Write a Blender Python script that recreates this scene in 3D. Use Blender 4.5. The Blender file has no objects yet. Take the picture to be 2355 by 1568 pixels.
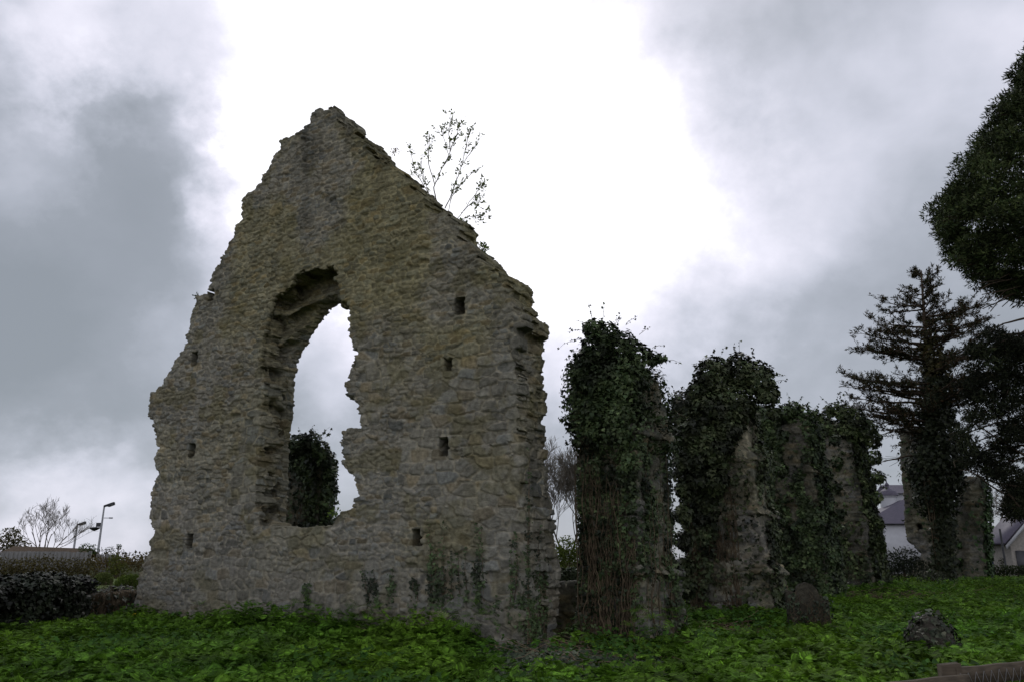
import bpy, math
import numpy as np
from mathutils import Vector, Matrix
S = bpy.context.scene
R = math.radians
rng = np.random.default_rng(7)

# ------------------------------------------------------------------ camera
PITCH = math.atan(506/1796.)
CAM = np.array([0., 0., 1.6])
cd = bpy.data.cameras.new('camera'); cam = bpy.data.objects.new('camera', cd)
S.collection.objects.link(cam); S.camera = cam
cam.location = CAM; cam.rotation_euler = (math.pi/2+PITCH, 0, 0)
cd.sensor_width = 36; cd.lens = 36*1796/2355.; cd.clip_end = 3000; cd.clip_start = .05
_F = np.array([0, math.cos(PITCH), math.sin(PITCH)]); _U = np.array([0, -math.sin(PITCH), math.cos(PITCH)])
def ray(X, Y): return _F*1796 + np.array([1., 0, 0])*(X-1177.5) + _U*(784-Y)
def at(X, Y, D):                       # world point seen at (X,Y) of the photograph at depth D metres
    d = ray(X, Y); return CAM + d*(D/d[1])
def on_plane(X, Y, P, n):
    d = ray(X, Y); return CAM + d*(((P-CAM)@n)/(d@n))

# ------------------------------------------------------------------ render look
S.view_settings.view_transform = 'Standard'; S.view_settings.look = 'None'
S.view_settings.exposure = 0.0; S.view_settings.gamma = 1
S.render.engine = 'CYCLES'
S.cycles.max_bounces = 5; S.cycles.diffuse_bounces = 3; S.cycles.transparent_max_bounces = 4
S.cycles.glossy_bounces = 2; S.cycles.transmission_bounces = 2

# ------------------------------------------------------------------ world: overcast sky, bright behind the gable
SUN_EL, SUN_AZ = R(46), R(8)           # azimuth to the right of straight ahead
W = bpy.data.worlds.new('World'); S.world = W; W.use_nodes = True
nt = W.node_tree; nt.nodes.clear(); N = nt.nodes.new; L = nt.links.new
out = N('ShaderNodeOutputWorld'); bg = N('ShaderNodeBackground'); bg.inputs[1].default_value = 0.1
L(bg.outputs[0], out.inputs[0])
sky = N('ShaderNodeTexSky'); sky.sky_type = 'NISHITA'; sky.sun_disc = False
sky.sun_elevation = SUN_EL; sky.sun_rotation = SUN_AZ
tc = N('ShaderNodeTexCoord')
def vm(op, a, b=None):
    n = N('ShaderNodeVectorMath'); n.operation = op
    for i, x in enumerate((a, b)):
        if x is None: continue
        if hasattr(x, 'is_output') or isinstance(x, bpy.types.NodeSocket): L(x, n.inputs[i])
        else: n.inputs[i].default_value = x
    return n.outputs['Value'] if op == 'DOT_PRODUCT' else n.outputs[0]
def mt(op, a, b=None, c=None, clamp=False):
    n = N('ShaderNodeMath'); n.operation = op; n.use_clamp = clamp
    for i, x in enumerate((a, b, c)):
        if x is None: continue
        if isinstance(x, bpy.types.NodeSocket): L(x, n.inputs[i])
        else: n.inputs[i].default_value = x
    return n.outputs[0]
dirn = vm('NORMALIZE', tc.outputs['Generated'])
sep = N('ShaderNodeSeparateXYZ'); L(dirn, sep.inputs[0])
zz = mt('ADD', mt('MAXIMUM', sep.outputs[2], 0.0), 0.75)
cx = N('ShaderNodeCombineXYZ'); L(mt('DIVIDE', sep.outputs[0], zz), cx.inputs[0]); L(mt('DIVIDE', sep.outputs[1], zz), cx.inputs[1])
cx.inputs[2].default_value = 3.7
def noise(vec, sc, det, rough=.55, dist=0.0):
    n = N('ShaderNodeTexNoise'); n.inputs['Scale'].default_value = sc; n.inputs['Detail'].default_value = det
    n.inputs['Roughness'].default_value = rough; n.inputs['Distortion'].default_value = dist; L(vec, n.inputs['Vector']); return n
n1 = noise(cx.outputs[0], 3.2, 9, .45, .3)
n2 = noise(cx.outputs[0], 8.0, 6, .5, .2)
nd = noise(cx.outputs[0], 5.5, 8, .6)
off = vm('MULTIPLY', vm('SUBTRACT', nd.outputs['Color'], (.5, .5, .5)), (.26, .26, .26))
dd = vm('NORMALIZE', vm('ADD', dirn, off))
blobs = [(820, 330, 10, .45), (1120, 120, 11, .34), (1150, 420, 12, .50), (1440, 640, 6, .30), (1430, 360, 5, .22), (200, 60, 3.5, .28), (270, 180, 3, .15), (520, 60, 4, .05), (30, 200, 6, -.06), (380, 90, 4.2, -.36), (430, 370, 4, -.10), (200, 290, 4, -.06), (60, 430, 3, .12), (330, 480, 3, .10), (220, 120, 4, .25), (1680, 110, 7, -.22), (1900, 420, 12, .05), 
         (600, 390, 3, .3), (470, 415, 2, .28), (50, 450, 3, .18), (500, 350, 2.5, -.38), (300, 370, 3, -.12), (450, 520, 4, -.14), (60, 1090, 4, .22), (250, 1110, 4, .18), (120, 940, 5, -.14), (740, 960, 2, .2), (700, 60, 8, .25), (1300, 900, 8, .06), (1450, 1060, 7, -.14), (1250, 780, 4, -.10), (350, 740, 4, .2), (120, 1120, 4, .1), (750, 900, 6, -.25),
         (60, 580, 7, -.20), (200, 620, 6, -.13), (380, 380, 4, -.2), (60, 900, 7, -.2), (330, 560, 5, -.12), (1480, 80, 5, -.13),
         (1950, 900, 9, -.10), (2250, 1000, 9, -.18), (1380, 560, 3, -.22), (450, 1100, 8, -.05), (1150, 560, 3, -.10)]
acc = None
for X, Y, s, w in blobs:
    d = ray(X, Y); d = d/np.linalg.norm(d)
    g = mt('EXPONENT', mt('MULTIPLY', mt('SUBTRACT', vm('DOT_PRODUCT', dd, tuple(d)), 1.0), 1/(R(s)**2)))
    g = mt('MULTIPLY', g, w)
    acc = g if acc is None else mt('ADD', acc, g)
back = mt('MULTIPLY', mt('SUBTRACT', .15, sep.outputs[1], clamp=True), .38)  # added lift of the unseen sky behind the camera, brightens the gable face
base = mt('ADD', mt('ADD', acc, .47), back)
base = mt('ADD', base, mt('MULTIPLY', mt('SUBTRACT', n1.outputs['Fac'], .5), .80))
base = mt('ADD', base, mt('MULTIPLY', mt('SUBTRACT', n2.outputs['Fac'], .5), .50))
cr = N('ShaderNodeValToRGB'); L(base, cr.inputs[0])
el = cr.color_ramp.elements
el[0].position = .0; el[0].color = (.30, .33, .37, 1)
el[1].position = 1.0; el[1].color = (1.30, 1.30, 1.36, 1)
for p, c in ((.28, (.35, .38, .43)), (.45, (.46, .49, .56)), (.60, (.66, .68, .78)), (.80, (.92, .91, 1.03))):
    e = el.new(p); e.color = c+(1,)
mul = vm('MULTIPLY', cr.outputs[0], (9.8, 9.8, 9.8))
mx = N('ShaderNodeMix'); mx.data_type = 'RGBA'; mx.inputs[0].default_value = .06
L(mul, mx.inputs[6]); L(sky.outputs[0], mx.inputs[7]); L(mx.outputs[2], bg.inputs[0])
sl = bpy.data.lights.new('sun', 'SUN'); sl.energy = .7; sl.angle = R(16); sl.color = (1, .96, .9)
so = bpy.data.objects.new('sun', sl); S.collection.objects.link(so)
sd = Vector((math.sin(SUN_AZ)*math.cos(SUN_EL), math.cos(SUN_AZ)*math.cos(SUN_EL), math.sin(SUN_EL)))
so.rotation_euler = sd.to_track_quat('Z', 'Y').to_euler(); so.location = (0, 0, 30)

# ------------------------------------------------------------------ numeric helpers
def h32(ix, iy, iz, seed):
    with np.errstate(over='ignore'):
        h = ix.astype(np.uint32)*np.uint32(73856093) ^ iy.astype(np.uint32)*np.uint32(19349663) ^ iz.astype(np.uint32)*np.uint32(83492791) ^ np.uint32((seed*2654435761) & 0xffffffff)
        h ^= h >> np.uint32(15); h *= np.uint32(2246822519); h ^= h >> np.uint32(13); h *= np.uint32(3266489917); h ^= h >> np.uint32(16)
    return h
def hf(ix, iy, iz, seed): return h32(ix, iy, iz, seed).astype(np.float32)/np.float32(4294967295)
def vn(P, fr, seed=0):                                    # value noise 0..1
    Q = np.asarray(P, np.float32)*np.asarray(fr, np.float32); I = np.floor(Q); f = Q-I; I = I.astype(np.int64); f = f*f*(3-2*f)
    r = 0
    for a in (0, 1):
        for b in (0, 1):
            for c in (0, 1):
                w = (f[:, 0] if a else 1-f[:, 0])*(f[:, 1] if b else 1-f[:, 1])*(f[:, 2] if c else 1-f[:, 2])
                r = r+w*hf(I[:, 0]+a, I[:, 1]+b, I[:, 2]+c, seed)
    return r
def fbm(P, fr, seed=0, o=4):
    r = 0; a = .5; t = 0; fr = np.asarray(fr, np.float32)
    for k in range(o): r = r+a*vn(P, fr*2**k, seed+k*17); t += a; a *= .5
    return r/t
def sst(a, b, x):
    t = np.clip((x-a)/(b-a), 0, 1); return t*t*(3-2*t)
def poly_sd(px, pz, poly):
    poly = np.asarray(poly, np.float32); a = poly; b = np.roll(poly, -1, 0)
    d2 = np.full(px.shape, 1e9, np.float32); ins = np.zeros(px.shape, bool)
    for (ax, az), (bx, bz) in zip(a, b):
        ex, ez = bx-ax, bz-az; wx, wz = px-ax, pz-az
        t = np.clip((wx*ex+wz*ez)/(ex*ex+ez*ez+1e-12), 0, 1)
        d2 = np.minimum(d2, (wx-ex*t)**2+(wz-ez*t)**2)
        if ez != 0:
            c = ((az > pz) != (bz > pz)) & (px < ex*(pz-az)/ez+ax); ins ^= c
    d = np.sqrt(d2); return np.where(ins, -d, d)
def surfnet(G, lo, h):
    ins = G < 0; nx, ny, nz = G.shape
    c = np.zeros((nx-1, ny-1, nz-1), np.int8)
    for a in (0, 1):
        for b in (0, 1):
            for e in (0, 1): c += ins[a:nx-1+a, b:ny-1+b, e:nz-1+e]
    act = (c > 0) & (c < 8); ids = np.argwhere(act); idx = np.full(act.shape, -1, np.int32); idx[act] = np.arange(len(ids))
    i, j, k = ids.T; pos = np.zeros((len(ids), 3)); cnt = np.zeros(len(ids))
    cor = [(a, b, e) for a in (0, 1) for b in (0, 1) for e in (0, 1)]
    for A in cor:
        for B in cor:
            if sum(B)-sum(A) == 1 and all(y >= x for x, y in zip(A, B)):
                sa = G[i+A[0], j+A[1], k+A[2]]; sb = G[i+B[0], j+B[1], k+B[2]]
                m = (sa < 0) != (sb < 0); t = np.where(m, sa/np.where(m, sa-sb, 1), 0)
                pos += m[:, None]*(np.array(A)+t[:, None]*(np.array(B)-np.array(A))); cnt += m
    V = np.asarray(lo)+h*(ids+pos/cnt[:, None]); Fs = []
    def quads(m, offs):
        e = np.argwhere(m); q = [idx[tuple((e+np.array(o)).T)] for o in offs]; return np.stack(q, 1)
    for ax in range(3):
        s0 = [slice(1, -1)]*3; s1 = [slice(1, -1)]*3; s0[ax] = slice(0, -1); s1[ax] = slice(1, None)
        a = ins[tuple(s0)]; b = ins[tuple(s1)]
        u, v = (ax+1) % 3, (ax+2) % 3; offs = []
        for du, dv in ((-1, -1), (0, -1), (0, 0), (-1, 0)):
            o = [1, 1, 1]; o[ax] = 0; o[u] += du; o[v] += dv; offs.append(o)
        Fs.append(quads(a & ~b, offs)); Fs.append(quads(~a & b, offs)[:, ::-1])
    F = np.concatenate(Fs); F = F[(F >= 0).all(1)]; return V, F
def vnormals(V, F):
    a = V[F[:, 2]]-V[F[:, 0]]; b = V[F[:, 3]]-V[F[:, 1]] if F.shape[1] == 4 else V[F[:, 1]]-V[F[:, 0]]
    n = np.cross(a, b) if F.shape[1] == 4 else np.cross(V[F[:, 1]]-V[F[:, 0]], a)
    r = np.stack([sum(np.bincount(F[:, k], n[:, c], len(V)) for k in range(F.shape[1])) for c in range(3)], 1)
    return r/(np.linalg.norm(r, axis=1)[:, None]+1e-9)
def stones(P, sc, seed):
    Q = (P/np.asarray(sc)).astype(np.float32)
    Q[:, 1] += .5; Q[:, 0] += .5*np.sin(np.floor(Q[:, 2])*1.7+seed); I = np.floor(Q).astype(np.int64)
    d1 = np.full(len(P), 9e9, np.float32); d2 = d1.copy(); idd = np.zeros(len(P), np.uint32); C1 = np.zeros((len(P), 3), np.float32)
    for a in (-1, 0, 1):
        for b in (-1, 0, 1):
            for c in (-1, 0, 1):
                J = I+np.array([a, b, c]); j = (J[:, 0], J[:, 1], J[:, 2])
                p = np.stack([J[:, 0]+.5+.88*(hf(*j, seed)-.5), J[:, 1]+.5+.85*(hf(*j, seed+1)-.5), J[:, 2]+.5+.62*(hf(*j, seed+2)-.5)], 1)
                v = Q-p; d = np.abs(v[:, 0])**2.6+np.abs(v[:, 1])**2.6+np.abs(v[:, 2])**2.6; d = d**(1/2.6)
                n = d < d1; d2 = np.where(n, d1, np.minimum(d2, d)); idd = np.where(n, h32(*j, seed+9), idd); C1[n] = v[n]; d1 = np.where(n, d, d1)
    return d2-d1, idd, C1

# ------------------------------------------------------------------ object helpers
def mesh(name, V, F, mat=None, col=None, smooth=False, loc=(0, 0, 0)):
    me = bpy.data.meshes.new(name); V = np.asarray(V, np.float64)-np.asarray(loc)
    if isinstance(F, (list, tuple)) and len(F) and not isinstance(F, np.ndarray) and len(set(map(len, F))) > 1:
        me.from_pydata([tuple(v) for v in V], [], [tuple(f) for f in F])
    else:
        F = np.asarray(F, np.int32); k = F.shape[1]
        me.vertices.add(len(V)); me.vertices.foreach_set('co', V.astype(np.float32).ravel())
        me.loops.add(F.size); me.loops.foreach_set('vertex_index', F.ravel())
        me.polygons.add(len(F)); me.polygons.foreach_set('loop_start', np.arange(len(F), dtype=np.int32)*k)
        me.update(calc_edges=True)
    if col is not None:
        ca = me.color_attributes.new('Col', 'FLOAT_COLOR', 'POINT')
        c4 = np.ones((len(V), 4), np.float32); c4[:, :3] = col; ca.data.foreach_set('color', c4.ravel())
    if smooth: me.polygons.foreach_set('use_smooth', np.ones(len(me.polygons), bool))
    if mat: me.materials.append(mat)
    me.update(); return me
def obj(name, V, F, mat, parent=None, col=None, smooth=False, label=None, cat=None, group=None, kind=None, loc=None):
    base = np.array(parent.location) if parent is not None and loc is None else (np.array(loc) if loc is not None else np.zeros(3))
    if parent is not None:
        q = parent; base = np.zeros(3)
        while q is not None: base = base+np.array(q.location); q = q.parent
    me = mesh(name, V, F, mat, col, smooth, base); o = bpy.data.objects.new(name, me); S.collection.objects.link(o)
    if parent is not None: o.parent = parent
    elif loc is not None: o.location = loc
    tag(o, label, cat, group, kind); return o
def tag(o, label=None, cat=None, group=None, kind=None):
    for k, v in (('label', label), ('category', cat), ('group', group), ('kind', kind)):
        if v: o[k] = v
    return o
def thing(name, label, cat, loc, group=None):
    o = bpy.data.objects.new(name, None); o.empty_display_size = .2; S.collection.objects.link(o); o.location = tuple(map(float, loc))
    return tag(o, label, cat, group)
class MB:
    def __init__(s): s.V = []; s.F = []; s.n = 0
    def add(s, V, F): s.V.append(np.asarray(V, float)); s.F += [tuple(int(i)+s.n for i in f) for f in F]; s.n += len(V)
    def box(s, c, sz, rz=0, bev=0.0, M=None):
        c = np.array(c, float); x, y, z = np.array(sz)/2.
        v = np.array([(a*x, b*y, e*z) for a in (-1, 1) for b in (-1, 1) for e in (-1, 1)])
        if M is not None: v = v@np.asarray(M).T
        else:
            cs, sn = math.cos(rz), math.sin(rz); v = v@np.array([[cs, -sn, 0], [sn, cs, 0], [0, 0, 1]]).T
        s.add(v+c, [(0, 1, 3, 2), (4, 6, 7, 5), (0, 4, 5, 1), (2, 3, 7, 6), (0, 2, 6, 4), (1, 5, 7, 3)])
    def prism(s, pts, d):                                 # closed outline (world pts) extruded by vector d
        p = np.asarray(pts, float); n = len(p); s.add(np.concatenate([p, p+np.asarray(d)]), [tuple(range(n))[::-1], tuple(range(n, 2*n))]+[(i, (i+1) % n, n+(i+1) % n, n+i) for i in range(n)])
    def lathe(s, c, prof, seg=14):
        c = np.array(c, float); V = []; F = []
        for r, z in prof:
            for k in range(seg): a = 2*math.pi*k/seg; V.append(c+(r*math.cos(a), r*math.sin(a), z))
        for i in range(len(prof)-1):
            for k in range(seg): F.append((i*seg+k, i*seg+(k+1) % seg, (i+1)*seg+(k+1) % seg, (i+1)*seg+k))
        F.append(tuple(range(seg))[::-1]); F.append(tuple(range((len(prof)-1)*seg, len(prof)*seg))); s.add(V, F)
    def obj(s, name, mat, parent=None, **k):
        return obj(name, np.concatenate(s.V), s.F, mat, parent, **k)
def tubes(paths, sides=5):
    """paths: list of (pts, radii) -> V,F (quads)"""
    VV = []; FF = []; n = 0; an = np.arange(sides)*2*np.pi/sides
    for P, r in paths:
        P = np.asarray(P, float); m = len(P); r = np.broadcast_to(np.asarray(r, float), (m,))
        T = np.gradient(P, axis=0); T /= np.linalg.norm(T, axis=1)[:, None]+1e-9
        ref = np.array([0, 0, 1.]) if abs(T[:, 2].mean()) < .8 else np.array([1., 0, 0])
        A = np.cross(T, ref); A /= np.linalg.norm(A, axis=1)[:, None]+1e-9; B = np.cross(T, A)
        v = P[:, None]+r[:, None, None]*(np.cos(an)[None, :, None]*A[:, None]+np.sin(an)[None, :, None]*B[:, None])
        VV.append(v.reshape(-1, 3)); i = np.arange(m-1)[:, None]*sides; k = np.arange(sides)[None]; k2 = (k+1) % sides
        FF.append(np.stack([i+k, i+k2, i+sides+k2, i+sides+k], -1).reshape(-1, 4)+n); n += m*sides
    return np.concatenate(VV), np.concatenate(FF)
def unit(v): return v/(np.linalg.norm(v, axis=-1, keepdims=True)+1e-9)
IVY = np.array([[0, 0, 0], [-.42, .05, .06], [-.52, .42, .10], [-.16, .62, .03], [0, 1.08, -.05], [.16, .62, .03], [.52, .42, .10], [.42, .05, .06]])
IVYF = np.array([[0, 3, 2, 1], [0, 5, 4, 3], [0, 7, 6, 5]])
OVAL = np.array([[0, 0, 0], [-.26, .45, .08], [0, 1., 0], [.26, .45, .08]]); OVALF = np.array([[0, 3, 2, 1]])
NEED = np.array([[0, 0, 0], [-.13, .35, 0], [0, 1., .05], [.13, .35, 0]])
def leaves(P, nrm, up, size, tmpl=IVY, tf=IVYF):
    """leaf blades at P facing nrm with tip along up"""
    nrm = unit(nrm); y = unit(up-(up*nrm).sum(1)[:, None]*nrm); x = np.cross(y, nrm)
    V = P[:, None]+size[:, None, None]*(tmpl[None, :, :1]*x[:, None]+tmpl[None, :, 1:2]*y[:, None]+tmpl[None, :, 2:]*nrm[:, None])
    F = tf[None]+np.arange(len(P))[:, None, None]*len(tmpl)
    return V.reshape(-1, 3), F.reshape(-1, tf.shape[1])
def leafcol(n, k, c0, c1, sd=.25, seed=0):
    g = np.random.default_rng(seed); t = g.random((n, 1)); c = np.array(c0)*(1-t)+np.array(c1)*t; c = c*np.exp(g.normal(0, sd, (n, 1)))
    return np.repeat(c, k, 0)
def rdir(n): return unit(rng.normal(size=(n, 3)))

# ------------------------------------------------------------------ materials
def mat_new(name):
    m = bpy.data.materials.new(name); m.use_nodes = True; t = m.node_tree; return m, t, t.nodes['Principled BSDF']
def mat_attr(name, rough=.9, spec=.2, nscale=30, namt=.25, bump=.0, bscale=60, transl=0, dist=.01):
    m, t, b = mat_new(name); n = t.nodes.new; l = t.links.new
    a = n('ShaderNodeAttribute'); a.attribute_name = 'Col'
    co = n('ShaderNodeNewGeometry'); ns = n('ShaderNodeTexNoise'); ns.inputs['Scale'].default_value = nscale; ns.inputs['Detail'].default_value = 6; l(co.outputs['Position'], ns.inputs['Vector'])
    mr = n('ShaderNodeMapRange'); mr.inputs[1].default_value = .25; mr.inputs[2].default_value = .75; mr.inputs[3].default_value = 1-namt; mr.inputs[4].default_value = 1+namt; l(ns.outputs[0], mr.inputs[0])
    mm = n('ShaderNodeVectorMath'); mm.operation = 'SCALE'; l(a.outputs['Color'], mm.inputs[0]); l(mr.outputs[0], mm.inputs['Scale']); l(mm.outputs[0], b.inputs['Base Color'])
    b.inputs['Roughness'].default_value = rough; b.inputs['Specular IOR Level'].default_value = spec
    if bump:
        nb = n('ShaderNodeTexNoise'); nb.inputs['Scale'].default_value = bscale; nb.inputs['Detail'].default_value = 8; nb.inputs['Roughness'].default_value = .7; l(co.outputs['Position'], nb.inputs['Vector'])
        bp = n('ShaderNodeBump'); bp.inputs['Strength'].default_value = bump; bp.inputs['Distance'].default_value = dist; l(nb.outputs[0], bp.inputs['Height']); l(bp.outputs[0], b.inputs['Normal'])
    if transl:
        o = t.nodes['Material Output']; tr = n('ShaderNodeBsdfTranslucent'); l(mm.outputs[0], tr.inputs[0]); x = n('ShaderNodeMixShader'); x.inputs[0].default_value = transl
        l(b.outputs[0], x.inputs[1]); l(tr.outputs[0], x.inputs[2]); l(x.outputs[0], o.inputs[0])
    return m
def mat_noise(name, c0, c1, scale=8, rough=.85, spec=.25, bump=.3, vec=(1, 1, 1), dist=.01):
    m, t, b = mat_new(name); n = t.nodes.new; l = t.links.new
    co = n('ShaderNodeTexCoord'); mp = n('ShaderNodeMapping'); mp.inputs['Scale'].default_value = vec; l(co.outputs['Object'], mp.inputs[0])
    ns = n('ShaderNodeTexNoise'); ns.inputs['Scale'].default_value = scale; ns.inputs['Detail'].default_value = 7; l(mp.outputs[0], ns.inputs['Vector'])
    c = n('ShaderNodeValToRGB'); c.color_ramp.elements[0].position = .3; c.color_ramp.elements[1].position = .7
    c.color_ramp.elements[0].color = tuple(c0)+(1,); c.color_ramp.elements[1].color = tuple(c1)+(1,); l(ns.outputs[0], c.inputs[0]); l(c.outputs[0], b.inputs['Base Color'])
    b.inputs['Roughness'].default_value = rough; b.inputs['Specular IOR Level'].default_value = spec
    if bump:
        bp = n('ShaderNodeBump'); bp.inputs['Strength'].default_value = bump; bp.inputs['Distance'].default_value = dist; l(ns.outputs[0], bp.inputs['Height']); l(bp.outputs[0], b.inputs['Normal'])
    return m
M_stone = mat_attr('rubble stone', .93, .15, 11, .42, 1.0, 30, 0, .035)
M_ivy = mat_attr('ivy leaf', .55, .22, 40, .2)
M_leaf = mat_attr('soft leaf', .75, .10, 20, .25, 0, 60, .3)
M_needle = mat_attr('needle foliage', .8, .15, 20, .3)
M_bark = mat_noise('bark', (.035, .025, .018), (.11, .085, .06), 14, .95, .1, .8, (1, 1, .25), .02)
M_stem = mat_noise('ivy stem', (.040, .031, .020), (.145, .112, .072), 6, .9, .1, .5)
M_twig = mat_noise('grey twig', (.09, .08, .062), (.19, .17, .14), 20, .9, .1, .2)
M_wood = mat_noise('weathered wood', (.04, .032, .021), (.095, .075, .052), 4, .85, .2, .3, (1, 6, 14), .002)
M_ground = mat_noise('soil and moss', (.014, .018, .006), (.04, .045, .014), 1.2, 1, .05, .6, (1, 1, 1), .05)
M_lawn = mat_noise('mown lawn', (.05, .075, .018), (.08, .105, .03), 3, .95, .1, .4)
M_white = mat_noise('white render', (.40, .41, .43), (.47, .48, .50), 2, .9, .2, 0)
M_slate = mat_noise('purple slate', (.055, .05, .07), (.09, .08, .11), 4, .6, .3, .2, (1, 1, 6))
M_dark = mat_noise('dark paint', (.02, .022, .025), (.035, .037, .04), 5, .5, .4, 0)
M_metal = mat_noise('galvanised steel', (.25, .26, .27), (.34, .35, .36), 12, .45, .5, 0)
M_conc = mat_noise('grey fence timber', (.10, .10, .095), (.17, .17, .16), 3, .9, .15, .2, (3, 3, .5))
M_glass = mat_noise('blue glass', (.06, .09, .22), (.10, .14, .30), 3, .15, .6, 0)
M_lens = mat_noise('lamp lens', (.35, .36, .38), (.42, .43, .45), 3, .3, .5, 0)
M_yellow = mat_noise('yellow petal', (.6, .42, .02), (.7, .5, .04), 3, .7, .2, 0)

# ------------------------------------------------------------------ ground
A30 = R(30); gr = np.array([math.cos(A30), -math.sin(A30), 0]); gn = np.array([math.sin(A30), math.cos(A30), 0])
GC = at(1203, 1500, 15.2); GC[2] = 0                                           # foot of the gable's right corner
def hgt(x, y):
    x = np.asarray(x, float); y = np.asarray(y, float)
    z = .5*sst(15, 34, y)+.12*sst(8, 30, y)*sst(-2, -12, x)
    q = (x+10.4)*.93-(y-21.5)*.36                                              # beyond the low ivied wall at the left the garden lies higher
    z = z+.42*sst(.0, -1.2, q)*sst(19, 24, y)
    P = np.stack([np.ravel(x), np.ravel(y), np.zeros(x.size)], 1)
    return z+(.10*(fbm(P, .35, 3, 3)-.5)).reshape(x.shape)
def axis(a, b, fine, r0, r1):
    s = [0.]
    while s[-1] < r1: s.append(s[-1]+(fine if s[-1] < r0 else min(60, fine+(s[-1]-r0)*.12)))
    return np.array(s)
ys = 6+axis(0, 0, .3, 40, 2400); ys = np.concatenate([np.array([-400, -150, -60, -25, -10, -4, 0, 3]), ys])
xp = axis(0, 0, .3, 30, 2200); xs = np.concatenate([-xp[::-1][:-1], xp])
gx, gy = np.meshgrid(xs, ys, indexing='ij'); gz = hgt(gx, gy)
V = np.stack([gx, gy, gz], -1).reshape(-1, 3); nx, ny = gx.shape
i, j = np.meshgrid(np.arange(nx-1), np.arange(ny-1), indexing='ij'); q = (i*ny+j).ravel()
obj('ground', V, np.stack([q, q+ny, q+ny+1, q+1], 1), M_ground, smooth=True, kind='structure', label='dark soil of the churchyard under the greenery')

# ------------------------------------------------------------------ masonry
def masonry(P, nrm, sa=(.34, .5, .15), sb=(.5, .6, .28), mixf=None, seed=1, rough=1.0):
    """displacement and colour of rubble walling for points P (local metres)"""
    P = P+.045*(np.stack([vn(P, 2.6, seed+k) for k in (31, 32, 33)], 1)-.5)*2*np.array([1, .3, 1])
    e1, i1, c1 = stones(P, sa, seed); e2, i2, c2 = stones(P, sb, seed+50)
    m = (fbm(P, .8, seed+5, 3)+(mixf if mixf is not None else 0)) > .56
    e = np.where(m, e2*1.25, e1); idd = np.where(m, i2, i1); c = np.where(m[:, None], c2, c1)
    r = [((idd >> np.uint32(s)) & np.uint32(255)).astype(np.float32)/255 for s in (0, 8, 16, 24)]
    face = sst(.05, .17, e)                                                    # 0 in the joints
    tilt = (c[:, 0]*(r[1]-.5)+c[:, 1]*(r[3]-.5)+c[:, 2]*(r[2]-.5))*.045
    big = fbm(P, 1.1, seed+7, 4)-.5; fine = fbm(P, (8, 8, 20), seed+8, 3)-.5; mid = fbm(P, (3.5, 3.5, 6), seed+13, 3)-.5
    gone = (r[3] < .05)*face
    ero = sst(.35, .6, fbm(P, .9, seed+77, 3))                                  # where mortar covers or is lost
    d = rough*(.030*(fbm(P, (5, 5, 16), seed+21, 2)-.5)+face*(.030+.022*ero+(.040+.03*ero)*(r[0]-.4)+tilt)+.05*big+.035*fine+.015*mid-.07*gone)-.02
    tone = .62+.66*r[1]**1.2
    st = np.array([.214, .211, .186])*tone[:, None]
    st = np.where((r[2] > .86)[:, None], st*np.array([1.12, .98, .78]), st)     # brownish stones
    st = np.where((r[2] < .2)[:, None], st*np.array([.88, .93, 1.0]), st)      # bluish limestones
    mo = np.array([.31, .29, .235])*(.72+.55*fbm(P, 5, seed+11, 3))[:, None]
    w = sst(.05, .15, e)[:, None]*(.70+.30*sst(.4, .6, fbm(P, 2.2, seed+12, 3)))[:, None]
    return d, mo*(1-w)+st*w, e, r
def sdf_obj(name, fn, lo, hi, h, O, ax, an, parent, seed, mixf=None, sa=(.34, .34, .15), sb=(.5, .5, .28), colf=None, rough=1.0, **k):
    """lo..hi box in the local frame (ax, an, z) with origin O; fn(x,y,z)->signed distance"""
    xs = np.arange(lo[0], hi[0], h, dtype=np.float32); ys_ = np.arange(lo[1], hi[1], h, dtype=np.float32); zs = np.arange(lo[2], hi[2], h, dtype=np.float32)
    G = fn(xs[:, None, None], ys_[None, :, None], zs[None, None, :]).astype(np.float32)
    G[0] = G[-1] = 1; G[:, 0] = G[:, -1] = 1; G[:, :, 0] = G[:, :, -1] = 1
    V, F = surfnet(G, (xs[0], ys_[0], zs[0]), h); n = vnormals(V, F)
    d, c, e, r = masonry(V, n, sa, sb, mixf(V) if mixf is not None else None, seed, rough)
    if colf is not None: c = colf(V, n, c, e, r)
    V2 = V+n*d[:, None]
    fr = np.stack([ax, an, np.array([0, 0, 1.])]); W2 = O+V2@fr; WN = n@fr
    o = obj(name, W2, F, M_stone, parent, col=c, smooth=True, **k)
    o['_'] = 0; del o['_']
    return o, V, n, W2, WN, F

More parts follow.
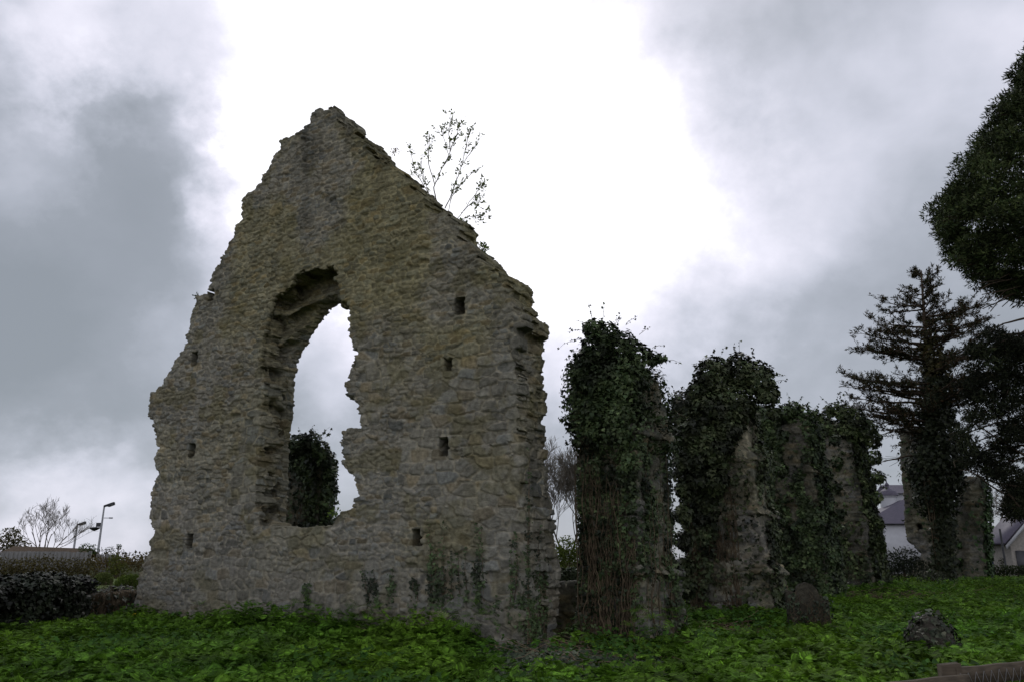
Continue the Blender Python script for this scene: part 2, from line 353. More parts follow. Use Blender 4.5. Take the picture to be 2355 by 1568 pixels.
# ---- the gable
def tog(pts, back=0.0): return [((lambda q: ((q-GC)@gr, q[2]))(on_plane(X, Y, GC+gn*back, gn))) for X, Y in pts]
T = 1.15
left_edge = [(318, 1420), (320, 1325), (330, 1290), (342, 1262), (338, 1242), (352, 1225), (340, 1190), (350, 1150), (348, 1120), (362, 1090), (350, 1055), (362, 1040), (358, 1000), (350, 965), (342, 955), (341, 935), (348, 905), (365, 895), (385, 860), (400, 825), (425, 800), (428, 770), (438, 745), (440, 720), (448, 700), (451, 680), (472, 675), (483, 655), (488, 627), (500, 615), (512, 590), (525, 560), (537, 545), (540, 520), (553, 508), (557, 470), (565, 455), (590, 430), (603, 400), (618, 385), (622, 370), (640, 350), (643, 325), (665, 315), (700, 293), (712, 285), (716, 260), (733, 249), (745, 256), (765, 255)]
right_edge = [(785, 260), (800, 270), (803, 290), (820, 305), (835, 325), (855, 332), (880, 345), (893, 360), (905, 375), (918, 400), (945, 412), (965, 425), (985, 445), (1000, 460), (1015, 475), (1040, 495), (1046, 515), (1045, 527), (1070, 532), (1090, 530), (1101, 540), (1098, 570), (1110, 580), (1130, 593), (1145, 605), (1160, 630), (1180, 650), (1200, 660), (1222, 670), (1226, 690), (1223, 706), (1240, 735), (1258, 755), (1266, 782), (1252, 790), (1254, 815), (1245, 850), (1254, 890), (1252, 960), (1256, 1000), (1254, 1060), (1264, 1090), (1262, 1130), (1272, 1165), (1272, 1210), (1280, 1250), (1284, 1310), (1284, 1380), (1276, 1450), (1276, 1560)]
def bk(X): return T*float(sst(735, 890, X))
O_out = sum([tog([p], bk(p[0])) for p in left_edge], [])+sum([tog([p], bk(p[0])) for p in right_edge], [])
O_out = [p for p in O_out]; O_out[0] = (O_out[0][0], -.6); O_out[-1] = (O_out[-1][0], -.6)
win_front = tog([(597, 1205), (588, 1140), (592, 1080), (597, 1000), (602, 950), (610, 880), (598, 832), (602, 790), (616, 740), (624, 690), (655, 668), (672, 650), (680, 632), (722, 618), (768, 611), (774, 650), (786, 690), (802, 712), (806, 760), (822, 825), (814, 850), (795, 888), (800, 905), (820, 915), (828, 950), (830, 985), (790, 995), (785, 1040), (795, 1080), (815, 1100), (820, 1140), (805, 1170), (770, 1185), (760, 1200), (740, 1212), (625, 1214)])
wb = tog([(660, 1213), (664, 1100), (667, 1000), (675, 960), (676, 920), (678, 870), (690, 820), (715, 780), (735, 745), (760, 715), (782, 703)], T)
wf_r = tog([(792, 706), (800, 740), (808, 780), (822, 825), (830, 850), (830, 985), (822, 1140), (800, 1175), (770, 1190), (745, 1212)])
win_back = wb+[(x+.05, z) for x, z in wf_r]
holes = [(484, 680, 1), (447, 824, 1), (440, 1033, 1), (434, 1243, 1), (1054, 703, 1.05), (1030, 838, .85), (1020, 1027, 1.1), (960, 1235, .95)]
def gable_fn(x, y, z):
    X, Z = np.broadcast_arrays(x[:, :, 0], z[:, 0, :]); 
    so_ = poly_sd(X, Z, O_out); sf = poly_sd(X, Z, win_front); sb_ = poly_sd(X, Z, win_back)
    jags = []
    for k_ in range(4):
        _, ii, _c = stones(np.stack([X.ravel(), np.full(X.size, k_*.6), Z.ravel()], 1), (.27, .6, .14), 3); jags.append((.12*(((ii & np.uint32(255)).astype(np.float32)/255)-.5)).reshape(X.shape))
    jg = np.stack(jags, 1)[:, np.clip((y[0, :, 0]/.33).astype(int), 0, 3), :].astype(np.float32)
    sf = sf+jags[0]; sb_ = sb_+jags[2]*.6
    sh = np.full(X.shape, 9, np.float32)
    for hx, hy, s in holes:
        (px, pz), = tog([(hx, hy)]); tw = .125*s; th_ = .18*s
        sh = np.minimum(sh, np.maximum(np.abs(X-px+.06*(Z-pz))-tw, np.abs(Z-pz)-th_))
    P = np.stack([X.ravel(), np.zeros(X.size), Z.ravel()], 1); bulge = (.10*(fbm(P, .45, 77, 3)-.5)).reshape(X.shape).astype(np.float32)
    batter = (-.10*sst(1.4, .2, Z)).astype(np.float32)
    t = np.clip((y-.18)/(T-.30), 0, 1)
    a = so_[:, None]+jg; body = np.maximum(a, np.maximum((bulge+batter)[:, None]-y, y-T))
    # the reveal: a ragged splay through the wall, cut in two steps
    PZ = np.stack([np.zeros(z.size), np.zeros(z.size), z.ravel()], 1)
    dep = (.42+.40*vn(PZ, 3.1, 5)).reshape(1, 1, -1)                             # how deep the facing has fallen away, course by course
    step = np.where(y < .13, 0, np.where(y < dep, -.16, .42+t*.58))
    YY, ZZ = np.broadcast_arrays(y[0], z[0]); PP = np.stack([np.zeros(YY.size), YY.ravel(), ZZ.ravel()], 1)
    rag = (-.34*sst(.45, .7, vn(PP, (1, 3.0, 5.0), 8))+.07).reshape(1, *YY.shape)*sst(.1, .3, y)*sst(.95, .75, y)*sst(-6.2, -6.9, X)[:, None]
    wsd = sf[:, None]*(1-step)+sb_[:, None]*step+rag
    body = np.maximum(body, -wsd)
    return np.maximum(body, -np.maximum(sh[:, None], y-.75))
def gable_mix(V): return .45*sst(-.35, -.15, V[:, 0])*sst(9, 7, V[:, 2])+.30*sst(-3.0, -.8, V[:, 0])*sst(6.5, 4, V[:, 2])+.16*sst(2.0, .6, V[:, 2])-.20*sst(4.5, 8, V[:, 2])-.12*sst(-7.5, -9, V[:, 0])*sst(1.5, 3, V[:, 2])
def gable_col(V, n, c, e, r):
    a = sst(.42, .62, fbm(V, .5, 91, 4)); up = sst(1.5, 9, V[:, 2]); rt = sst(-8, -2, V[:, 0])
    yel = np.clip((.35+.65*a)*(.25+.6*up+.25*rt), 0, 1)[:, None]
    c = c*(1-yel)+c*np.array([1.0, .96, .64])*yel                              # yellow-green lichen on the upper and right-hand walling
    g = sst(.58, .7, fbm(V, 1.9, 95, 4))[:, None]*.5; c = c*(1-g)+np.array([.15, .135, .06])*g*(.7+.6*r[0][:, None])
    lo = sst(3.0, .2, V[:, 2])[:, None]; c = c*(1-.25*lo)+np.array([.17, .17, .16])*.25*lo
    top = sst(.5, .0, -(n[:, 2]-.35))[:, None]*.5; c = c*(1-top)+np.array([.06, .055, .03])*top
    dirt = sst(.55, .8, fbm(V, (1.6, 1.6, .5), 98, 4))[:, None]*.45*sst(6, 12, V[:, 2])[:, None]; c = c*(1-dirt)
    return c*.97
gb = thing('ruined_gable_wall', 'tall ruined stone gable with a ragged pointed window opening and small square holes', 'ruined wall', GC)
GAB = sdf_obj('masonry', gable_fn, (-14.1, -.3, -.5), (1.0, 1.5, 14.1), .024, GC, gr, gn, gb, 1, gable_mix, sa=(.25, .60, .115), sb=(.42, .65, .24), colf=gable_col, rough=.62)

# ------------------------------------------------------------------ surface sampling and ivy
def sample(Wv, F, n, Vl):
    a = Wv[F[:, 2]]-Wv[F[:, 0]]; b = Wv[F[:, 3]]-Wv[F[:, 1]]; nn = np.cross(a, b); ar = np.linalg.norm(nn, axis=1)
    k = rng.choice(len(F), n, p=ar/ar.sum()); u = rng.random((n, 1)); v = rng.random((n, 1))
    f = F[k]; I = lambda A: (A[f[:, 0]]*(1-u)+A[f[:, 1]]*u)*(1-v)+(A[f[:, 3]]*(1-u)+A[f[:, 2]]*u)*v
    return I(Wv), unit(nn[k]), I(Vl)
DOWN = np.array([0, 0, -1.])
def leaf_layer(P, n, thick, size, upmix=.5):
    """overlapping ivy leaves hanging over a surface, tips down and a little outwards"""
    m = len(P); off = thick*rng.random(m)**.7
    Q = P+n*(off+.02)[:, None]+rng.normal(0, .02, (m, 3))
    nn = unit(n+np.array([0, 0, .55])*upmix*2*.5+rng.normal(0, .38, (m, 3)))
    return Q, nn, unit(DOWN+rng.normal(0, .45, (m, 3))+n*.2), size*rng.uniform(.6, 1.25, m)
def blob_pts(bl, depth, dens, jit=.5):
    """leaves over lumps given as (X, Y, radius) of the photograph at a depth"""
    Ps = []; Ns = []
    for b in bl:
        c = at(b[0], b[1], depth+(b[3] if len(b) > 3 else 0)); r = b[2]/1865*depth
        m = int(dens*4*np.pi*r*r); d = rdir(m); d[:, 1] -= .15
        rr = r*(1-.35*rng.random(m)**1.5)*(1+.35*(vn(d*2.2+c, 1.4, 3)-.5)*2*jit)
        d = unit(d); Ps.append(c+d*rr[:, None]*np.array([1, .8, 1])); Ns.append(d)
    return np.concatenate(Ps), np.concatenate(Ns)
def shoots(starts, dirs, length, lsize, npts=12, droop=.3):
    paths = []; LP = []; LN = []
    for s, d, l in zip(starts, dirs, length):
        d = d/np.linalg.norm(d); p = np.array(s, float); P = [p.copy()]
        for k in range(npts-1):
            d = d+rng.normal(0, .12, 3)+np.array([0, 0, -droop/npts]); d /= np.linalg.norm(d); p = p+d*l/(npts-1); P.append(p.copy())
        P = np.array(P); paths.append((P, np.linspace(.006, .002, npts)))
        k = max(3, int(l/.035)); t = rng.random(k)*.97+.03; i = np.clip((t*(npts-1)).astype(int), 0, npts-2); LP.append(P[i]+(P[i+1]-P[i])*((t*(npts-1))-i)[:, None]+rng.normal(0, .02, (k, 3)))
    LP = np.concatenate(LP); return paths, LP
def ivy(label, base, parts_pts, stems=None, lsize=.075, c0=(.022, .040, .014), c1=(.055, .075, .028), group=None, seed=0, tmpl=IVY, tf=IVYF, cat='ivy'):
    t = thing('climbing_ivy', label, cat, base, group)
    P = np.concatenate([p[0] for p in parts_pts]); n = np.concatenate([p[1] for p in parts_pts]); u = np.concatenate([p[2] for p in parts_pts]); s = np.concatenate([p[3] for p in parts_pts])
    s = s*np.random.default_rng(seed+5).choice([.6, .85, 1.0, 1.25], len(s)); V, F = leaves(P, n, u, s, tmpl, tf)
    cl = leafcol(len(P), len(tmpl), c0, c1, .28, seed)*.8
    tint = np.repeat((.35+1.4*sst(.3, .7, fbm(P, 2.6, seed+3, 3)))[:, None], len(tmpl), 0); cl = cl*tint
    obj('leaves', V, F, M_ivy, t, col=cl)
    if stems: 
        V, F = tubes(stems, 4); obj('stems', V, F, M_stem, t)
    return t
def hang(P, n, lsize, spread=.45): 
    m = len(P); return (P, unit(n+np.array([0, 0, .5])+rng.normal(0, .45, (m, 3))), unit(DOWN+n*.5+rng.normal(0, spread, (m, 3))), lsize*rng.uniform(.6, 1.3, m))
def wall_stems(O, ax, an, segs, wid=(.006, .014)):
    """vertical woody stems creeping up: segs of (x0,x1,y(local),z0,z1,n); x along ax, lying on local y"""
    out = []
    for x0, x1, y, z0, z1, n in segs:
        for k in range(n):
            x = rng.uniform(x0, x1); zt = z0+(z1-z0)*rng.uniform(.35, 1.05); m = 26; zz_ = np.linspace(z0-.1, zt, m)
            w = np.clip(np.cumsum(rng.normal(0, .030, m))+x+.06*np.sin(zz_*rng.uniform(1, 4)+rng.uniform(0, 6)), x0-.06, x1+.06); yy = y-rng.uniform(.01, .09)+np.cumsum(rng.normal(0, .006, m))
            out.append((O+w[:, None]*ax+yy[:, None]*an+zz_[:, None]*np.array([0, 0, 1.]), np.linspace(rng.uniform(*wid), .004, m)))
    return out

# ------------------------------------------------------------------ the piers of the nave wall
A36 = R(36); pn = np.array([math.sin(A36), math.cos(A36), 0]); po = np.array([math.cos(A36), -math.sin(A36), 0])
def box_sd(x, y, z, x0, x1, y0, y1, z0, z1):
    return np.maximum(np.maximum(np.maximum(x0-x, x-x1), np.maximum(y0-y, y-y1)), np.maximum(z0-z, z-z1))
def pier_fn(w, Ln, H0, H1, steps, seed, tw=.6, hole=None, back=0.0):
    """w = widths from the top down, steps = heights of the set-offs"""
    def fn(x, y, z):
        X, Y, Z = np.broadcast_arrays(x, y, z); sh = X.shape; P = np.stack([X.ravel(), Y.ravel(), Z.ravel()], 1)
        nz = (.24*(fbm(P, 1.1, seed, 2)-.5)).reshape(sh)
        top = H0+(H1-H0)*np.clip(x/w[0], 0, 1)
        d = 1e9; zt = 99
        for k, ww in enumerate(w):
            zt = steps[k-1] if k else 99
            d = np.minimum(d, box_sd(x, y, z, 0, ww, 0, Ln, -.5, zt))
            if k: d = np.minimum(d, np.maximum(box_sd(x, y, z, .5, ww+.11, -.05, Ln+.05, zt-.09, zt+.24), z-zt-(ww+.07-x)*1.1+.02))
        d = np.maximum(d, z-top)+nz
        if hole: d = np.maximum(d, -box_sd(x, y, z, hole[0]-.15, hole[0]+.15, -1, .6, hole[1]-.17, hole[1]+.17))
        return d
    return fn
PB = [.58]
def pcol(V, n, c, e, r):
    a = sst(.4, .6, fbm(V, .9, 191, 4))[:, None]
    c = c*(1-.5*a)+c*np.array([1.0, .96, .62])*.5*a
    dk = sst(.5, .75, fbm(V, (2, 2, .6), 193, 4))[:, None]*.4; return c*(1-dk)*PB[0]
def make_pier(label, Q, w, Ln, H0, H1, steps, seed, h, hole=None, rough=.9, **k):
    O = np.array([Q[0], Q[1], 0])-po*w[-1]; zb = float(hgt(O[0], O[1])); t = thing('ruined_pier', label, 'stone pier', (O[0], O[1], zb), k.pop('group', 'ruined wall piers'))
    r = sdf_obj('masonry', pier_fn(w, Ln, H0, H1, steps, seed, hole=hole), (-.4, -.4, -.6), (w[-1]+.5, Ln+.5, max(H0, H1)+.5), h, O, po, pn, t, seed, None, (.34, .34, .14), (.45, .45, .25), pcol, rough)
    return O, r
def zat(X, Y, D): return float(at(X, Y, D)[2])
Q1 = at(1482, 1400, 15.5); Q2 = at(1768, 1300, 21.3); Q3 = at(1902, 1300, 26); Q4 = at(2003, 1300, 30.5)
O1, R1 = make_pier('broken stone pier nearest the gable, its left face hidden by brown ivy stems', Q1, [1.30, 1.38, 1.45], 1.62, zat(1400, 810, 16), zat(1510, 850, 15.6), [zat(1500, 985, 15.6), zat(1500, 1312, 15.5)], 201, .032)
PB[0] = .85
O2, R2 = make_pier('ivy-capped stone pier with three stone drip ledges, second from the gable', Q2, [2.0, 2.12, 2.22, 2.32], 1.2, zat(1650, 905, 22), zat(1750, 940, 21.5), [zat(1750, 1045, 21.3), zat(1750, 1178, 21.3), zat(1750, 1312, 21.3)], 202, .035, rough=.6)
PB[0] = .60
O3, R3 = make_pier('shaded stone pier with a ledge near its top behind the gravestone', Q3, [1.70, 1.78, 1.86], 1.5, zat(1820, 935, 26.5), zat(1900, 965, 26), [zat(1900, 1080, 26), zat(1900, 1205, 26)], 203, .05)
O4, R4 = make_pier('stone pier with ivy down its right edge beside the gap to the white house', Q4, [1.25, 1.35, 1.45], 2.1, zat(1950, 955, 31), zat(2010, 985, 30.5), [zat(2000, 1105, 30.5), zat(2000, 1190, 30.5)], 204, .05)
def pick(Rr, n, f):
    o, V, nn, Wv, WN, F = Rr; P, N_, Lc = sample(Wv, F, n, V); m = rng.random(len(P)) < f(Lc, N_); return P[m], N_[m], Lc[m]
def dotp(N_, a): return N_@a
# pier 1
zb1 = zat(1400, 1010, 15.8)
front = lambda N_: sst(.1, .5, -dotp(N_, pn)); side = lambda N_: sst(.3, .7, dotp(N_, po)); inner = lambda N_: sst(.3, .7, -dotp(N_, po))
P, n, Lc = pick(R1, 80000, lambda l, N_: np.where(l[:, 2] > zb1+.9*(fbm(l, (3, 3, .01), 6, 2)-.5), 1.0*(1-side(N_)*.98*(l[:, 1] > .12)), (front(N_)*sst(.40, .54, fbm(l, (2.2, 2.2, 1.1), 4, 3))*.9+.38*front(N_)+side(N_)*.55*sst(.50, .60, fbm(l, (3, 3, 1.2), 9, 3))+inner(N_)*.3)*(.4+.6*sst(.2, 2.5, l[:, 2]))))
la = leaf_layer(P, n, np.where(Lc[:, 2] > zb1, .30, .05), .068)
bp = blob_pts([(1366, 755, 26), (1395, 770, 34), (1375, 800, 40), (1348, 838, 32), (1336, 862, 24), (1375, 870, 46), (1430, 795, 38), (1465, 815, 32), (1500, 822, 17), (1425, 870, 55), (1368, 940, 34), (1430, 950, 50), (1520, 822, 11), (1472, 870, 28), (1474, 940, 22), (1362, 985, 20), (1452, 1000, 26)], 15.7, 560)
st1 = [at(X, Y, 15.8) for X, Y in [(1362, 735), (1385, 740), (1410, 750), (1440, 745), (1350, 760), (1340, 780), (1345, 800), (1330, 840), (1340, 900), (1345, 960), (1350, 980), (1500, 800), (1530, 830), (1470, 770), (1420, 745), (1350, 745), (1345, 1090), (1548, 900), (1550, 940), (1340, 880), (1352, 1000)]]
d1 = [(-.1, 0, 1), (.1, 0, 1), (.6, 0, .8), (.5, 0, .8), (-1, 0, .1), (-1, 0, .0), (-1, 0, -.1), (-1, 0, -.1), (-1, 0, -.1), (-.8, 0, -.3), (-1, 0, .1), (.8, 0, .4), (.7, -.2, .1), (.5, 0, .6), (.3, 0, .9), (-.9, 0, .3), (-.5, -.3, .2), (.5, 0, -.6), (.5, 0, -.6), (-1, 0, -.3), (-1, 0, -.4)]
l1 = [.42, .4, .35, .3, .45, .6, .3, .25, .4, .3, .3, .3, .35, .3, .25, .3, .25, .3, .3, .35, .2]
sp, lp = shoots(st1, [np.array(d, float) for d in d1], l1, .06)
stm = wall_stems(O1, po, pn, [(.10, 1.28, .0, -.05, zb1+.2, 70)])+wall_stems(O1, po, pn, [(.12, 1.25, -.02, -.05, zb1+.2, 16)], (.016, .030))+wall_stems(O1+po*1.45, pn, -po, [(.1, 1.2, .03, 0, 4.0, 12)])
ivy('dense dark ivy capping the pier nearest the gable with trailing shoots', O1, [la, hang(bp[0], bp[1], .08), hang(lp, rdir(len(lp)), .05, .8)], stm+sp, seed=11)
# pier 2
z2 = lambda l: zat(1700, 1000, 21.5)
P, n, Lc = pick(R2, 60000, lambda l, N_: np.clip(front(N_)*np.where((l[:, 0] < .50+.22*l[:, 2]) | (l[:, 2] > 6.0), sst(-1.0, 2.5, l[:, 2]-1.2+2.2*(fbm(l, 1.2, 5, 3)-.5)*2)*.8+.12, .03)+inner(N_)*.7+(l[:, 2] > zat(1700, 900, 21.5))*.9+side(N_)*.6*sst(.42, .58, fbm(l, (2, 2, 1), 19, 3)), 0, 1))
la = leaf_layer(P, n, np.where(Lc[:, 2] > 4, .28, .08), .10)
bp = blob_pts([(1640, 865, 48), (1700, 852, 42), (1740, 870, 42), (1640, 935, 55), (1608, 900, 30), (1690, 925, 50), (1765, 905, 28), (1600, 990, 38), (1592, 1050, 34), (1640, 1020, 50), (1670, 980, 45), (1585, 1110, 24), (1780, 950, 16), (1600, 1100, 30), (1640, 1100, 35), (1574, 1000, 20), (1572, 1060, 22), (1572, 1120, 22), (1572, 1180, 22), (1572, 1240, 22), (1574, 1300, 22), (1576, 1350, 24)], 21.6, 430)
sp, lp = shoots([at(X, Y, 21.6) for X, Y in [(1640, 825), (1660, 815), (1700, 812), (1730, 820), (1770, 860), (1780, 880), (1690, 812), (1610, 850), (1590, 900), (1780, 1060)]], [np.array(d, float) for d in [(-.3, 0, 1), (0, 0, 1), (.1, 0, 1), (.3, 0, 1), (.8, 0, .5), (.8, 0, .6), (0, 0, 1), (-.6, 0, .7), (-.7, 0, .3), (.8, 0, .1)]], [.35, .3, .35, .35, .5, .45, .3, .3, .3, .3], .08)
stm = wall_stems(O2, po, pn, [(.15, 1.5, .03, .2, 5.5, 170)])
ivy('bushy round cap of ivy spilling down the second pier', O2, [la, hang(bp[0], bp[1], .105), hang(lp, rdir(len(lp)), .07, .8)], stm+sp, lsize=.1, c0=(.024, .038, .014), c1=(.060, .070, .032), seed=12)
# pier 3
P, n, Lc = pick(R3, 52000, lambda l, N_: np.clip(front(N_)*(.95*sst(.40, .50, fbm(l, (1.6, 1.6, .5), 15, 3)+.18*sst(4.2, 1.5, l[:, 2])+.2*(l[:, 0] < .8)-.05))+side(N_)*.7+(l[:, 2] > zat(1850, 965, 26))*.9, 0, 1))
la = leaf_layer(P, n, np.full(len(P), .10), .105)
bp = blob_pts([(1805, 945, 17), (1822, 938, 18), (1848, 945, 16), (1872, 952, 14), (1920, 1010, 12), (1925, 1060, 14), (1922, 1120, 14), (1800, 1000, 15), (1797, 1080, 16), (1930, 1180, 14)], 26.2, 260)
sp, lp = shoots([at(X, Y, 26.2) for X, Y in [(1815, 925), (1835, 930), (1855, 935), (1870, 945)]], [np.array(d, float) for d in [(0, 0, 1), (.3, 0, 1), (.5, 0, .8), (.5, 0, .7)]], [.35, .35, .3, .3], .08)
ivy('dark ivy creeping over the shaded pier behind the gravestone', O3, [la, hang(bp[0], bp[1], .11), hang(lp, rdir(len(lp)), .08, .8)], wall_stems(O3, po, pn, [(.2, 1.5, .04, .2, 4, 50)])+sp, seed=13)
# pier 4
P, n, Lc = pick(R4, 40000, lambda l, N_: np.clip(side(N_)*1.0+front(N_)*(.5*sst(.50, .6, fbm(l, (1.6, 1.6, .7), 25, 3)))+(l[:, 2] > zat(1950, 1000, 31))*.95+inner(N_)*.6, 0, 1))
la = leaf_layer(P, n, np.full(len(P), .16), .115)
bp = blob_pts([(1905, 945, 14), (1918, 940, 17), (1940, 950, 24), (1965, 965, 28), (1990, 985, 28), (2008, 1010, 20), (2012, 1050, 16), (2020, 1095, 15), (2016, 1140, 13), (2020, 1200, 12), (2024, 1250, 12), (1950, 985, 25)], 30.6, 230)
sp, lp = shoots([at(X, Y, 30.6) for X, Y in [(1905, 930), (1925, 925), (1945, 930), (1970, 940), (2020, 1090), (2022, 1120), (1935, 928)]], [np.array(d, float) for d in [(-.5, 0, .8), (0, 0, 1), (.1, 0, 1), (.5, 0, .7), (.9, 0, .2), (.9, 0, -.2), (0, 0, 1)]], [.5, .45, .5, .4, .5, .4, .5], .08)
ivy('mound of ivy sprawling over the pier beside the white house gap', O4, [la, hang(bp[0], bp[1], .12), hang(lp, rdir(len(lp)), .08, .8)], wall_stems(O4, po, pn, [(.2, 1.2, .04, .2, 4, 20)])+sp, c0=(.026, .045, .014), c1=(.07, .085, .034), seed=14)
# pier seen through the window
Q5 = at(728, 1250, 24); w5 = 1.5
O5, R5 = make_pier('ivy-clad pier seen through the window opening of the gable', Q5, [1.95, 2.0], .6, zat(700, 1010, 24), zat(760, 1040, 24), [2.0], 205, .06, group=None)
P, n, Lc = pick(R5, 26000, lambda l, N_: np.clip((l[:, 2] > zat(700, 1075, 24)-.5*(l[:, 0]-.5)*(l[:, 0] > .9))*1.0+(l[:, 0] > 1.45)*.8+side(N_)*.9+.10, 0, 1))
la = leaf_layer(P, n, np.full(len(P), .16), .095)
bp = blob_pts([(690, 1020, 26), (715, 1015, 25), (735, 1032, 22), (748, 1060, 20), (758, 1088, 15), (752, 1122, 12), (672, 1035, 20), (750, 1160, 9)], 23.6, 330)
sp, lp = shoots([at(X, Y, 23.6) for X, Y in [(740, 1000), (715, 995), (690, 1000), (725, 1000), (748, 1005)]], [np.array(d, float) for d in [(.5, 0, .8), (0, 0, 1), (-.4, 0, 1), (.2, 0, 1), (.7, 0, .8)]], [.35, .3, .3, .2, .35], .08)
ivy('ivy hanging over the pier framed by the gable window', O5, [la, hang(bp[0], bp[1], .10), hang(lp, rdir(len(lp)), .07, .8)], wall_stems(O5, po, pn, [(.1, 1.7, .04, .2, 4.6, 130)])+sp, seed=15)

# ------------------------------------------------------------------ far gable, broken low wall, stubs
def wall_seg(name, label, cat, X0, X1, D, poly_px, thick, h, seed, ang=36, hole=None, rough=1.0, nlab=None):
    """a ruin whose outline was traced on the wall plane through (X0..X1) at depth D"""
    a = R(ang); ax = np.array([math.cos(a), -math.sin(a), 0]); an = np.array([math.sin(a), math.cos(a), 0]); G0 = at((X0+X1)/2, 1290, D); G0[2] = 0
    pl = [(lambda q: ((q-G0)@ax, q[2]))(on_plane(X, Y, G0, an)) for X, Y in poly_px]; pl = np.array(pl)
    hs = [(lambda q: ((q-G0)@ax, q[2]))(on_plane(X, Y, G0, an)) for X, Y in (hole or [])]
    def fn(x, y, z):
        X, Z = np.broadcast_arrays(x[:, :, 0], z[:, 0, :]); s_ = poly_sd(X, Z, pl)[:, None]
        X3, Y3, Z3 = np.broadcast_arrays(x, y, z); P = np.stack([X3.ravel(), Y3.ravel(), Z3.ravel()], 1); nz = (.16*(fbm(P, 1.2, seed, 2)-.5)).reshape(X3.shape)
        d = np.maximum(s_, np.maximum(-y, y-thick))+nz
        for hx, hz in hs: d = np.maximum(d, -box_sd(x, y, z, hx-.13, hx+.13, -1, .6, hz-.16, hz+.16))
        return d
    t = thing(name, label, cat, G0+np.array([0, 0, float(hgt(G0[0], G0[1]))]))
    r = sdf_obj('masonry', fn, (pl[:, 0].min()-.4, -.4, pl[:, 1].min()-.1), (pl[:, 0].max()+.4, thick+.4, pl[:, 1].max()+.4), h, G0, ax, an, t, seed, None, (.36, .36, .15), (.5, .5, .25), pcol, rough)
    return t, r, ax, an, G0
fg, RF, fax, fan, FG0 = wall_seg('ruined_far_wall', 'distant ruined gable remnant behind the ivied conifer trunk, with one small square hole', 'ruined wall', 2070, 2265, 41,
    [(2070, 985), (2085, 978), (2108, 980), (2122, 985), (2124, 1150), (2150, 1175), (2190, 1170), (2205, 1110), (2225, 1095), (2245, 1097), (2258, 1130), (2262, 1200), (2266, 1345), (2066, 1345), (2120, 1275), (2085, 1240), (2078, 1200), (2075, 1130), (2072, 1050)], 1.1, .07, 301, 40, [(2115, 1211)])
P, n, Lc = pick(RF, 16000, lambda l, N_: np.clip(sst(.3, .7, dotp(N_, fax))*(l[:, 0] > 0)+.10*sst(.5, .6, fbm(l, (1, 1, .4), 8, 2)), 0, 1))
la = leaf_layer(P, n, np.full(len(P), .22), .15)
bp = blob_pts([(2258, 1110, 8), (2262, 1140, 8), (2264, 1180, 9), (2267, 1220, 9), (2270, 1260, 10), (2270, 1300, 11), (2250, 1100, 7), (2205, 1250, 8), (2205, 1290, 10)], 40.5, 110)
ivy('ivy down the right edge of the distant gable remnant', FG0, [la, hang(bp[0], bp[1], .16)], c0=(.02, .042, .012), c1=(.04, .075, .02), seed=31)
rb, RB, _, _, _ = wall_seg('rubble_wall_stub', 'low broken rubble wall in the gap between gable and first pier', 'low wall', 1285, 1337, 17.6,
    [(1262, 1480), (1262, 1352), (1290, 1342), (1300, 1350), (1318, 1338), (1335, 1345), (1352, 1360), (1352, 1480)], .9, .035, 303, 20, None, 1.3)

# ------------------------------------------------------------------ ivy strands on the gable
def gpt(X, Y, o=.05): return on_plane(X, Y, GC, gn)-gn*o
gs = []; gl = []
for X0, Y0, X1, Y1, k in [(1040, 1450, 1035, 1180, 3), (998, 1420, 1000, 1170, 3), (1012, 1400, 1005, 1250, 3), (1118, 1400, 1112, 1170, 3), (1100, 1380, 1095, 1290, 2), (1065, 1390, 1060, 1250, 2), (1215, 1480, 1218, 1040, 4), (1190, 1440, 1196, 1180, 3), (1240, 1460, 1236, 1190, 4), (1255, 1470, 1250, 1230, 3), (860, 1400, 858, 1280, 3), (712, 1400, 708, 1330, 3), (905, 1390, 915, 1300, 2), (950, 1410, 955, 1320, 2), (1225, 1480, 1226, 1300, 4), (1150, 1450, 1146, 1330, 2), (880, 1400, 872, 1330, 2), (1030, 1440, 1022, 1300, 3), (1205, 1490, 1207, 1320, 4)]:
    for q in range(k):
        a = rng.uniform(.55, 1.05); m = 22; tt = np.linspace(0, a, m); wx = np.cumsum(rng.normal(0, 1.0, m))+rng.normal(0, 5)
        xs_ = X0+(X1-X0)*tt+wx; side_ = xs_ > 1208
        Pp = np.array([(gpt(x, Y0+(Y1-Y0)*u) if x < 1210 else on_plane(x, Y0+(Y1-Y0)*u, GC+gr*.16, gr)) for x, u in zip(xs_, tt)])
        gs.append((Pp, np.linspace(.010, .003, m))); t0 = rng.random(60)*(m-1.01); i = t0.astype(int); gl.append(Pp[i]+(Pp[i+1]-Pp[i])*(t0-i)[:, None]+rng.normal(0, .03, (60, 3))-gn*.02)
gl = np.concatenate(gl); nn = np.repeat((-gn+gr*.3)[None], len(gl), 0)
ivy('thin strands of ivy climbing the lower right of the gable wall', GC+np.array([0, 0, 0]), [hang(gl, nn, .05)], gs, seed=41, c0=(.03, .045, .015), c1=(.05, .08, .03))

